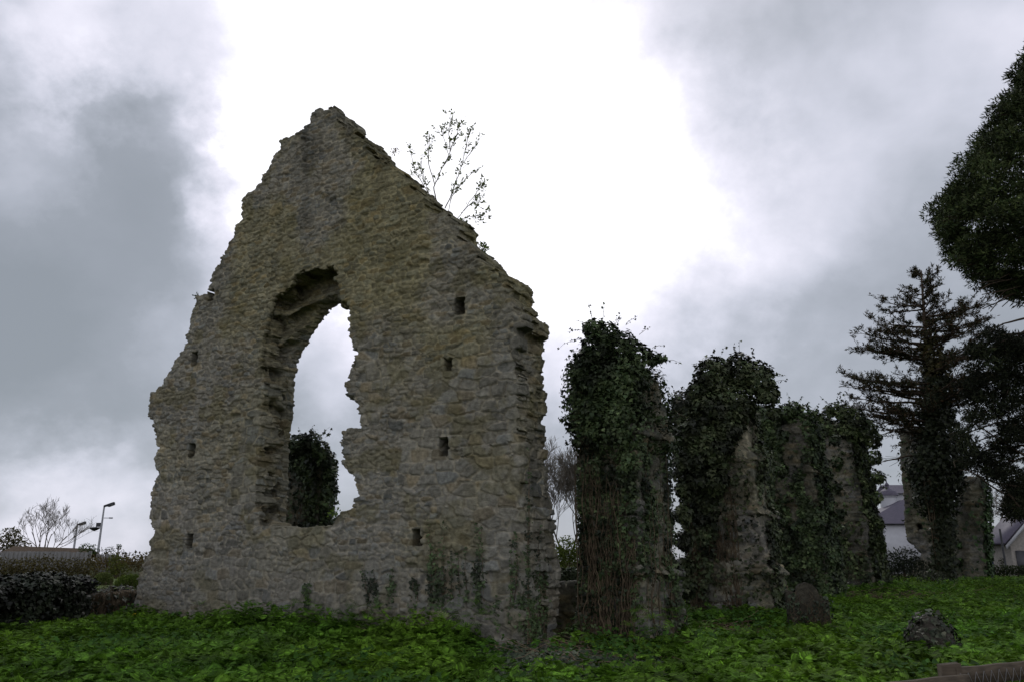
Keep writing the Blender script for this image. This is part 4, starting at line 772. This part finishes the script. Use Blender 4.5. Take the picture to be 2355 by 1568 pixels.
for a, b in [((2430, 1150), (2205, 1080)), ((2430, 1060), (2222, 940)), ((2430, 1220), (2290, 1110)), ((2430, 1100), (2235, 1085))]: lim.append(limb(at(*a, D2), at(*b, D2-1), g, .07, -.4, 14))
clump_tree('drooping_evergreen', 'black-green drooping evergreen with gaps of sky, right of the ivied conifer', 'evergreen tree', np.array([ax2, D2, float(hgt(ax2, D2))]), ax2, D2, cl, 170, .15, (.010, .016, .008), (.026, .030, .013), 103, lim, .35, zat(2430, 740, D2))

# ------------------------------------------------------------------ far houses and cars
DH = 75.
t = thing('white_house', 'white house with a purple slate roof and a small domed turret', 'house', at(2050, 1290, DH)*np.array([1, 1, 0])+np.array([0, 0, .5]))
def P_(X, Y, D=DH): return at(X, Y, D)
w_ = MB(); a = P_(1985, 1205); b = P_(2140, 1205); w_.box(((a[0]+b[0])/2, DH+3.2, (a[2]+.3)/2), (b[0]-a[0], 6, a[2]-.3)); w_.obj('wall', M_white, t)
rf = MB(); e0 = P_(1978, 1203); e1 = P_(2150, 1203); xr_ = P_(2086, 1143, DH+3)[0]; zr_ = P_(2086, 1143, DH+3)[2]; x0, x1, ze = e0[0], e1[0], e0[2]
rf.add([(x0, DH-.2, ze), (x1, DH-.2, ze), (x1, DH+6.5, ze), (x0, DH+6.5, ze), (xr_, DH+3.1, zr_), (x1, DH+3.1, zr_)], [(0, 1, 5, 4), (1, 2, 5), (2, 3, 4, 5), (3, 0, 4), (0, 3, 2, 1)]); R_o = rf.obj('roof', M_slate, t)
gt = MB(); gt.box(((e0[0]+e1[0])/2, DH-.05, e0[2]-.03), (e1[0]-e0[0], .12, .12)); gt.obj('gutter', M_dark, t)
tu = MB(); c = P_(2044, 1150, DH+4); tu.lathe((c[0], c[1], zat(2044, 1180, DH+4)), [(.72, -2.5), (.72, 1.55), (.84, 1.60), (.84, 1.72)], 20); tu_o = tu.obj('turret', M_white, t)
z0 = zat(2044, 1180, DH+4)+1.72; dm = MB(); dm.lathe((c[0], c[1], z0), [(.98, 0), (.92, .18), (.72, .45), (.42, .66), (.18, .78), (.16, 1.0), (.22, 1.1), (.05, 1.35), (.03, 1.7)], 20); dm.obj('dome', M_slate, tu_o)
s2 = MB(); p = P_(2058, 1135, DH+6); s2.box((p[0]+3, DH+8, p[2]-1.4), (6, 3, 3)); s2.obj('upper_wall', M_white, t); s2 = MB(); s2.prism([(p[0]-.4, DH+6.1, p[2]+.1), (p[0]-.4, DH+8, p[2]+1.1), (p[0]-.4, DH+9.9, p[2]+.1)], (7.0, 0, 0)); s2.obj('upper_roof', M_slate, t)
DG = 62.; t = thing('gabled_house', 'pale gabled house with white bargeboards cut by the right edge', 'house', at(2345, 1295, DG)*np.array([1, 1, 0])+np.array([0, 0, .5]))
a = at(2331, 1300, DG); ap = at(2385, 1165, DG); sp_ = at(2331, 1243, DG); wb_ = MB(); xr = 2*ap[0]-a[0]
wb_.prism([(a[0], DG, .2), (a[0], DG, sp_[2]), (ap[0], DG, ap[2]), (xr, DG, sp_[2]), (xr, DG, .2)], (0, 2.5, 0)); wb_.obj('wall', mat_noise('pebbledash', (.20, .19, .17), (.30, .28, .25), 6, .95, .1, .2), t)
bb = MB(); 
for sg in (1, -1):
    x0 = a[0]-.5 if sg > 0 else xr+.5; bb.prism([(x0, DG-.35, sp_[2]-.62), (x0, DG-.35, sp_[2]-.30), (ap[0], DG-.35, ap[2]+.16), (ap[0], DG-.35, ap[2]-.20)], (0, .1, 0))
bb.obj('bargeboard', M_white, t); rf = MB()
for sg in (1, -1):
    x0 = a[0]-.6 if sg > 0 else xr+.6; rf.prism([(x0, DG-.4, sp_[2]-.28), (x0, DG-.4, sp_[2]-.10), (ap[0], DG-.4, ap[2]+.38), (ap[0], DG-.4, ap[2]+.2)], (0, 3.2, 0))
rf.obj('roof', M_slate, t); dr = MB(); dr.box((at(2352, 1290, DG)[0], DG-.03, 1.4), (.9, .08, 2.0)); dr.obj('door', M_dark, t)
# glazed curved structure behind
t = thing('curved_glasshouse', 'blue-tinted curved glazed porch low beyond the distant ruin', 'glasshouse', at(2282, 1290, 66)*np.array([1, 1, 0])+np.array([0, 0, .5])); c = at(2262, 1292, 66); rad = at(2291, 1292, 66)[0]-c[0]; gl_ = MB()
an_ = np.linspace(0, math.pi/2, 9); outl = [(c[0]-1, 66, c[2]-1.0), (c[0]+rad, 66, c[2]-1.0)]+[(c[0]+rad*math.cos(q), 66, c[2]+rad*1.05*math.sin(q)) for q in an_]+[(c[0]-1, 66, c[2]+rad*1.05)]; gl_.prism(outl, (0, 2.5, 0)); gl_.obj('glazing', M_glass, t)
fr = [(np.array([(c[0]+rad*f*math.cos(q), 65.96, c[2]+rad*1.05*f*math.sin(q)) for q in an_]), .03) for f in (1.0, .75)]+[(np.array([(c[0]+rad*f, 65.96, c[2]-1), (c[0]+rad*f, 65.96, c[2]+rad*1.05*math.sqrt(1-f*f))]), .03) for f in (.2, .5, .8)]; V, F = tubes(fr, 4); obj('frame', V, F, M_dark, t)
def car(label, X, D, rot, body):
    p = at(X, 1300, D); gz_ = float(hgt(p[0], D)); t = thing('parked_car', label, 'car', (p[0], D, gz_)); cs, sn = math.cos(rot), math.sin(rot)
    def prof(pts, y0, y1): q = [(p[0]+x*cs-y0*sn, D+x*sn+y0*cs, gz_+z) for x, z in pts]; return q, (-(y1-y0)*sn, (y1-y0)*cs, 0)
    b = MB(); b.prism(*prof([(-2.1, .3), (-2.15, .75), (-1.9, .92), (-.9, 1.0), (1.5, 1.0), (2.05, .85), (2.1, .35)], -.85, .85)); b.prism(*prof([(-1.0, .99), (-.4, 1.42), (.9, 1.45), (1.7, .99)], -.72, .72)); b.obj('body', body, t)
    b = MB(); b.prism(*prof([(-.85, 1.02), (-.38, 1.36), (.85, 1.39), (1.45, 1.02)], -.74, .74)); b.obj('windows', M_dark, t)
    for x in (-1.3, 1.3):
        for y in (-.88, .70):
            w = MB(); an = np.linspace(0, 2*np.pi, 13)[:-1]; w.prism([(p[0]+(x+.32*math.cos(q))*cs-y*sn, D+(x+.32*math.cos(q))*sn+y*cs, gz_+.32+.32*math.sin(q)) for q in an], (-.18*sn, .18*cs, 0)); w.obj('wheel', M_dark, t)
car('white car parked beyond the low hedge near the gabled house', 2318, 68, .15, M_white)
car('white car half hidden at the edge of the distant ruin', 2276, 72, .1, M_white)
t = thing('telegraph_pole', 'thin dark pole in front of the pale gabled house', 'pole', (at(2313, 1300, 58)[0], 58, .5)); V, F = tubes([(np.array([[at(2313, 1300, 58)[0], 58, .3], [at(2313, 1300, 58)[0], 58, zat(2313, 1215, 58)]]), .07)], 6); obj('pole', V, F, M_dark, t)

# ------------------------------------------------------------------ gravestone, ivied stone stump
def gravestone():
    D = 17.6; a = at(1814, 1425, D); b = at(1908, 1425, D); zt = zat(1860, 1342, D); zs = zat(1820, 1359, D); zsr = zat(1905, 1368, D); g0 = float(hgt((a[0]+b[0])/2, D)); W_ = b[0]-a[0]
    pl = np.array([(0, g0-.3), (0, zs), (.06, zs+.03), (W_*.22, zs-.02), (W_*.25, zs+.08), (W_*.34, zt-.0), (W_*.50, zt+.04), (W_*.64, zt-.0), (W_*.74, zs+.05), (W_*.78, zs-.06), (W_*.97, zsr-.04), (W_, zsr-.06), (W_, g0-.3)])
    ax = np.array([math.cos(.15), -math.sin(.15), 0]); an = np.array([math.sin(.15), math.cos(.15), 0]); O = np.array([a[0], D, 0])
    def fn(x, y, z):
        X, Z = np.broadcast_arrays(x[:, :, 0], z[:, 0, :]); X3, Y3, Z3 = np.broadcast_arrays(x, y, z); P = np.stack([X3.ravel(), Y3.ravel(), Z3.ravel()], 1)
        return np.maximum(poly_sd(X, Z, pl)[:, None], np.maximum(-y, y-.22))+(.03*(fbm(P, 4, 5, 3)-.5)).reshape(X3.shape)-.01
    t = thing('gravestone', 'old shouldered gravestone veiled in ivy, standing in the grass before the third pier', 'gravestone', (a[0]+W_/2, D, g0))
    r = sdf_obj('slab', fn, (-.1, -.1, g0-.3), (W_+.1, .35, zt+.12), .014, O, ax, an, t, 501, None, (3, 3, 3), (3, 3, 3), lambda V, n, c, e, r: np.array([.05, .046, .034])*(.5+1.0*fbm(V, 6, 7, 4))[:, None]*np.array([1, 1, 1]), .15)
    P, n, Lc = pick(r, 2200, lambda l, N_: (l[:, 1] < .05)*.9*sst(.4, .55, fbm(l, 3, 6, 3)+.1)*(l[:, 2] < zt-.06)); la = leaf_layer(P, n, np.full(len(P), .03), .06)
    ivy('ivy leaves and stems clinging to the face of the gravestone', (a[0]+W_/2, D-.02, g0), [la], wall_stems(O, ax, an, [(.1, W_-.1, 0, g0, zt-.15, 36)], (.003, .007)), seed=52, c0=(.02, .035, .015), c1=(.045, .06, .035))
gravestone()
def stump():
    D = 13.2; a = at(2092, 1470, D); b = at(2205, 1470, D); g0 = float(hgt(a[0], D)); W_ = b[0]-a[0]; zt = zat(2140, 1418, D); c = (a+b)/2
    def fn(x, y, z):
        X3, Y3, Z3 = np.broadcast_arrays(x, y, z); P = np.stack([X3.ravel(), Y3.ravel(), Z3.ravel()], 1); r = np.sqrt((x/(W_*.5))**2+(y/.4)**2)
        top = (zt-g0)*(1-.35*np.clip(x/(W_*.5), -.2, 1))-g0*0
        return np.maximum((r-1)*.35, z-g0-top*np.sqrt(np.clip(1-r*r*.75, 0, 1)))+(.14*(fbm(P, 3, 5, 3)-.5)).reshape(X3.shape)
    t = thing('fallen_stone', 'low broken stone half buried in the grass under a cap of ivy', 'stone', (c[0], D, g0))
    r = sdf_obj('stone', fn, (-W_*.6, -.5, g0-.3), (W_*.6, .5, zt+.15), .025, np.array([c[0], D, 0]), np.array([1., 0, 0]), np.array([0, 1., 0]), t, 502, None, (.6, .6, .4), (.6, .6, .4), lambda V, n, c, e, r: np.array([.09, .08, .065])*(.5+.9*fbm(V, 6, 7, 4))[:, None], .5)
    P, n, Lc = pick(r, 2600, lambda l, N_: np.full(len(l), .75)); la = leaf_layer(P, n, np.full(len(P), .05), .065)
    ivy('grey-green and rusty ivy leaves over the low broken stone', (c[0], D-.02, g0), [la], seed=53, c0=(.02, .03, .015), c1=(.06, .06, .04))
stump()

# ------------------------------------------------------------------ timber fence at the lower right
def rail_fence():
    A = at(2048, 1568.5, 4.55); B = at(2222, 1549, 4.84); t = thing('rail_fence', 'weathered timber rail fence with wire mesh in the near right corner', 'fence', (at(2182, 1540, 4.9)[0], 4.9, 0))
    def rail(p, q, h, th):
        m = MB(); d = q-p; L_ = np.linalg.norm(d); d = d/L_; ny_ = unit(np.cross([0, 0, 1.], d)); nz_ = np.cross(d, ny_); n = 24; V = []; F = []
        for k in range(n+1):
            c = p+d*L_*k/n+nz_*.002*math.sin(k*1.3); 
            for sy, sz in ((-1, 0), (1, 0), (1, -1), (-1, -1)): V.append(c+ny_*sy*th/2*(1+.02*math.sin(k*2.1))+nz_*(sz*h+(.002*math.sin(k*.9) if sz else 0)))
        for k in range(n):
            for s in range(4): F.append((4*k+s, 4*k+(s+1) % 4, 4*k+4+(s+1) % 4, 4*k+4+s))
        F += [(3, 2, 1, 0), (4*n, 4*n+1, 4*n+2, 4*n+3)]; m.add(np.array(V), F); return m
    C1 = at(2197, 1537, 4.88); C2 = at(2355, 1521, 5.2); E2 = C1+(C2-C1)*2.6; A2 = B+(A-B)*2.8
    rail(A2, B, .10, .038).obj('rail', M_wood, t); rail(C1+np.array([0, .03, 0]), E2, .10, .042).obj('rail', M_wood, t)
    lo = np.array([0, .02, -.42]); rail(A2+lo, B+lo, .09, .038).obj('rail', M_wood, t); rail(C1+lo, E2+lo, .09, .038).obj('rail', M_wood, t)
    p0 = at(2182, 1530, 4.93); m = MB(); w = .052; z1 = zat(2163, 1530, 4.9); z2 = zat(2201, 1523, 4.93)
    m.prism([(p0[0]-w, 4.905, -.1), (p0[0]+w, 4.89, -.1), (p0[0]+w, 4.89, z2), (p0[0]-w, 4.905, z1)], (.012, .085, 0)); m.obj('post', M_wood, t)
    mesh_p = []; d = C2-C1; L_ = np.linalg.norm(E2-C1); d = d/np.linalg.norm(d)
    for k in range(int(L_/.075)):
        s = .03+k*.075
        for sg in (1, -1):
            q = [C1+d*(s+sg*u*.35+.012*math.sin(u*40))+np.array([0, -.012, -.025-u*.75]) for u in np.linspace(0, 1, 14)]; mesh_p.append((np.array(q), .0012))
    V, F = tubes(mesh_p, 3); obj('wire_mesh', V, F, M_metal, t)
rail_fence()

# ------------------------------------------------------------------ ground cover
def frond(n_pairs, sub):
    """one feathery leaf in the xy plane (y = length 1), returned as quads"""
    V = []; F = []
    def blade(p, d, l, w, z=0):
        d = np.array(d)/np.linalg.norm(d); s = np.array([-d[1], d[0]]); k = len(V)
        for a, b in ((0, 0), (.45, -w), (1, 0), (.45, w)): q = np.array(p)+d*l*a+s*l*b; V.append((q[0], q[1], z-.12*a*l))
        F.append((k, k+1, k+2, k+3))
    for k in range(n_pairs):
        y = .12+.8*k/n_pairs; l = .62*(1-(k/n_pairs))**.8+.10
        for s in (-1, 1):
            if not sub: blade((0, y), (s*.85, .5), l, .15, 0)
            else:
                ns = 3 if k < n_pairs-2 else 2
                for q in range(ns):
                    u = (q+.3)/ns*l; px, py = s*.86*u, y+.5*u
                    blade((px, py), (s*.35, .95), l*.40*(1-.4*q/ns), .15, .05*(q % 2)); blade((px, py), (s*1.0, -.25), l*.40*(1-.4*q/ns), .15)
    blade((0, .9), (0, 1), .16, .3); return np.array(V), np.array(F)
FR_hi, FF_hi = frond(5, True); FR_mid, FF_mid = frond(5, False); FR_lo, FF_lo = frond(3, False); FR_n, FF_n = frond(7, False)
def plants(n, pts, hsc, tmpl, tf, nf, seed):
    """n plants, nf fronds each, arching out of a common foot"""
    g = np.random.default_rng(seed); m = len(pts)*nf; foot = np.repeat(pts, nf, 0); hs = np.repeat(hsc, nf); az = g.uniform(0, 2*np.pi, m); ti = g.uniform(.15, .75, m)
    out_ = np.stack([np.cos(az), np.sin(az), 0*az], 1); hh = hs*g.uniform(.45, 1.0, m); org = foot+out_*(hs*ti*.7)[:, None]+np.array([0, 0, 1.])*hh[:, None]
    y = unit(out_*1.0+np.array([0, 0, 1.])*g.uniform(-.25, .45, m)[:, None]); nn_ = unit(np.array([0, 0, 1.])+out_*.1+g.normal(0, .34, (m, 3)))
    sz = np.minimum(hs, .32)*g.uniform(.32, .72, m); V, F = leaves(org, nn_, y, sz, tmpl, tf); return V, F, m, org
def region(n, y0, y1, xa=None, xb=None, seed=0, pw=1.0):
    g = np.random.default_rng(seed); y = y0+(y1-y0)*g.random(n)**pw; w = .74*y+2.5; x = g.uniform(-1, 1, n)*w if xa is None else g.uniform(xa, xb, n); return np.stack([x, y], 1)
walls = [(GC, gr, gn, -13.6, .55, -.05, 1.5)]+[(O, po, pn, -.1, w, -.05, l) for O, w, l in ((O1, 1.5, 1.45), (O2, 2.4, 1.3), (O3, 1.95, 1.6), (O4, 1.5, 2.2), (O5, 2.1, 1.5))]+[(LA, lx, ly, -3, Ll, -.1, .8)]
def free(p):
    ok = np.ones(len(p), bool)
    for O, a, b, x0, x1, y0, y1 in walls:
        d = np.concatenate([p, np.zeros((len(p), 1))], 1)-np.asarray(O)*np.array([1, 1, 0]); u = d@a; v = d@b; ok &= ~((u > x0) & (u < x1) & (v > y0) & (v < y1))
    return ok
def bare_zone(p):
    """0..1 where leaf litter and ivy replace the ferny weeds: round the foot of the first pier and the gable corner"""
    P3 = np.concatenate([p, np.zeros((len(p), 1))], 1); q = np.stack([p[:, 0]-.9, p[:, 1]-13.3], 1); a = np.exp(-(q[:, 0]/1.6)**2-(q[:, 1]/2.7)**2)*.98
    b = np.exp(-((p[:, 0]-4.6)/1.3)**2-((p[:, 1]-18.2)/1.5)**2)*.9; c = np.exp(-((p[:, 0]-12.5)/2.5)**2-((p[:, 1]-27.5)/1.6)**2)*.8
    return np.clip(a+b+c+.5*(fbm(P3, .9, 6, 3)-.5), 0, 1)
def garden(p): return ((p[:, 0]+10.4)*.93-(p[:, 1]-21.5)*.36 < 0) & (p[:, 1] > 15)
def gcol(org, k, m, seed, b=1.0):
    f = fbm(org*np.array([1, 1, 0]), .55, 12, 3)[:, None]; g2 = fbm(org*np.array([1, 1, 0]), 1.7, 15, 2)[:, None]; c = np.array([.036, .100, .010])*(1-f)+np.array([.092, .165, .014])*f
    r_ = np.random.default_rng(seed); c = c*(.35+1.3*g2)*np.exp(r_.normal(0, .24, (m, 1)))*b; c = np.repeat(c, k//4, 0); return np.repeat(c*np.exp(r_.normal(0, .33, (len(c), 1))), 4, 0)
VV = []; FF = []; CC = []; off_ = 0
for (n_, y0, y1, tm, tf, nf, hb, sd_) in ((12500, 8.6, 15.5, FR_n, FF_n, 9, .26, 1), (13000, 15.5, 25, FR_mid, FF_mid, 8, .27, 2), (18000, 25, 46, FR_lo, FF_lo, 7, .32, 3)):
    p = region(n_, y0, y1, seed=sd_); g = np.random.default_rng(sd_+70); p = p[free(p) & ~garden(p) & (g.random(len(p)) > bare_zone(p)*1.25)]
    inside = ((p[:, 0]-GC[0])*gn[0]+(p[:, 1]-GC[1])*gn[1] > 1.3) & ((p[:, 0]-O1[0])*(-po[0])+(p[:, 1]-O1[1])*(-po[1]) > 0); p = p[~inside | (g.random(len(p)) < .25)]
    hz = .7+.9*(fbm(np.concatenate([p, np.zeros((len(p), 1))], 1), .8, 33, 3)-.2); P3 = np.stack([p[:, 0], p[:, 1], hgt(p[:, 0], p[:, 1])-.02], 1)
    dw_ = -((p[:, 0]-GC[0])*gn[0]+(p[:, 1]-GC[1])*gn[1]); al = (p[:, 0]-GC[0])*gr[0]+(p[:, 1]-GC[1])*gr[1]; hz = hz*(1+.9*sst(1.9, .3, dw_)*(dw_ > 0)*sst(-9, -6, al)*sst(-.4, -1.5, al)); V, F, m, org = plants(n_, P3, hb*hz*g.uniform(.55, 1.45, len(p)), tm, tf, nf, sd_); VV.append(V); FF.append(F+off_); off_ += len(V); CC.append(gcol(org, len(tm), m, sd_))
obj('ferny_weeds', np.concatenate(VV), np.concatenate(FF), M_leaf, None, col=np.concatenate(CC), kind='stuff', label='carpet of feathery green weeds over the churchyard')
# broad darker leaves between the ferny ones
p = region(5200, 8.5, 40, seed=21, pw=1.4); g = np.random.default_rng(22); p = p[free(p) & ~garden(p)]; P3c = np.concatenate([p, np.zeros((len(p), 1))], 1); p = p[fbm(P3c, .6, 55, 3) > .62]
pp = np.repeat(p, 9, 0)+g.normal(0, .10, (len(p)*9, 2)); P3 = np.stack([pp[:, 0], pp[:, 1], hgt(pp[:, 0], pp[:, 1])+g.uniform(.12, .46, len(pp))], 1)
V, F = leaves(P3, np.array([0, -.25, 1.])+g.normal(0, .35, P3.shape), g.normal(size=P3.shape)*np.array([1, 1, .3]), g.uniform(.05, .10, len(P3)), IVY, IVYF)
obj('broad_leaf_weeds', V, F, M_leaf, None, col=leafcol(len(P3), 8, (.026, .070, .012), (.045, .10, .016), .3, 23), kind='stuff', label='patches of darker broad-leaved weeds among the ferny ones')
# ivy and litter
g = np.random.default_rng(24); p = np.concatenate([np.stack([g.uniform(-2.5, 4.5, 26000), g.uniform(10.5, 18, 26000)], 1), np.stack([g.uniform(-12, 1, 9000), g.uniform(13, 23, 9000)], 1)]); dwall = ((p-GC[:2])@gn[:2]); zone = bare_zone(p); near = (dwall > -1.0) & (dwall < -.02) & (((p-GC[:2])@gr[:2]) < .5)
p = p[free(p) & ((g.random(len(p)) < sst(.25, .6, zone)*.95) | (near & (g.random(len(p)) < .5)))]
P3 = np.stack([p[:, 0], p[:, 1], hgt(p[:, 0], p[:, 1])+g.uniform(.02, .16, len(p))], 1); V, F = leaves(P3, np.array([0, -.3, 1.])+g.normal(0, .35, P3.shape), g.normal(size=P3.shape)*np.array([1, 1, .3]), g.uniform(.05, .09, len(P3)), IVY, IVYF)
obj('ground_ivy', V, F, M_ivy, None, col=leafcol(len(P3), 8, (.022, .036, .018), (.05, .065, .035), .3, 25), kind='stuff', label='ivy creeping over the ground at the foot of the ruin')
pt = []; 
for k in range(900):
    c = np.array([g.normal(1.2, 1.5), g.normal(14.0, 1.5)]) if k < 420 else (np.array([g.normal(4.7, .8), g.normal(18.2, .9)]) if k < 620 else np.array([g.normal(12.6, 1.8), g.normal(27.3, 1.0)]))
    if not free(c[None])[0]: continue
    z = float(hgt(c[0], c[1])); a = g.uniform(0, 6.28); l = g.uniform(.15, .7) if k % 9 else g.uniform(.8, 1.8); s = np.linspace(0, 1, 6)[:, None]; P = np.array([c[0], c[1], z+g.uniform(.03, .14)])+np.array([math.cos(a), math.sin(a), g.uniform(-.02, .22)])*l*s; P[1:] += np.cumsum(g.normal(0, .025, (5, 3)), 0); pt.append((P, np.linspace(g.uniform(.004, .012), .003, 6)))
V, F = tubes(pt, 4); obj('dead_twigs', V, F, mat_noise('dead twig', (.10, .07, .045), (.24, .18, .12), 9, .9, .1, 0), None, kind='stuff', label='scatter of dead brown twigs and branches on the ground')
n_ = 9000; p = np.concatenate([np.stack([g.normal(1.2, 1.6, n_), g.normal(13.9, 1.6, n_)], 1), np.stack([g.normal(4.7, .9, 3000), g.normal(18.2, 1.0, 3000)], 1), np.stack([g.normal(12.5, 2, 3000), g.normal(27.3, 1.1, 3000)], 1)]); p = p[free(p)]
P3 = np.stack([p[:, 0], p[:, 1], hgt(p[:, 0], p[:, 1])+g.uniform(.01, .07, len(p))], 1); V, F = leaves(P3, np.array([0, 0, 1.])+g.normal(0, .5, P3.shape), g.normal(size=P3.shape), g.uniform(.04, .09, len(P3)), OVAL, OVALF)
obj('leaf_litter', V, F, M_needle, None, col=leafcol(len(P3), 4, (.05, .035, .022), (.13, .09, .06), .3, 26), kind='stuff', label='brown dead leaves round the foot of the first pier')
# tall individual ferny plants against the wall foot
for k, (X, D, h) in enumerate([(700, 17.6, .75), (1075, 14.8, .9), (1495, 14.6, .85), (850, 16.6, .8), (780, 17.0, .6), (480, 19.8, .55)]):
    c = at(X, 1400, D); P = np.array([[c[0]+g.normal(0, .12), D+g.normal(0, .1), float(hgt(c[0], D))] for q in range(5)]); V, F, m, org = plants(5, P, np.full(5, h), FR_hi, FF_hi, 9, 300+k)
    lab = ['below the left jamb of the window', 'at the lower right of the gable, tallest of the row', 'before the front corner of the first pier', 'under the middle of the window sill', 'between the two under the window', 'near the left foot of the gable'][k]
    obj('cow_parsley', V, F, M_leaf, None, col=gcol(org, len(FR_hi), m, 300+k, 1.05), loc=P[0], label='leafy cow parsley plant '+lab, cat='plant', group='tall weeds along the wall foot')
for X, Y, lab in ((309, 1412, 'left of the two yellow flowers by the low wall'), (329, 1411, 'right of the two yellow flowers, nearer the gable')):
    c = at(X, Y, 20.0); gz_ = float(hgt(c[0], c[1])); t = thing('yellow_flower', 'small yellow flower '+lab, 'flower', (c[0], c[1], gz_), 'yellow flowers by the low wall'); V, F = tubes([(np.array([[c[0], c[1], gz_], [c[0], c[1], c[2]]]), .006)], 4); obj('stem', V, F, M_stem, t)
    a = np.arange(6)*math.pi/3; P = np.repeat(c[None], 6, 0); V, F = leaves(P, np.repeat([[0, -.8, .5]], 6, 0), np.stack([np.cos(a), 0*a, np.sin(a)], 1), np.full(6, .055), OVAL, OVALF); obj('petals', V, F, M_yellow, t)
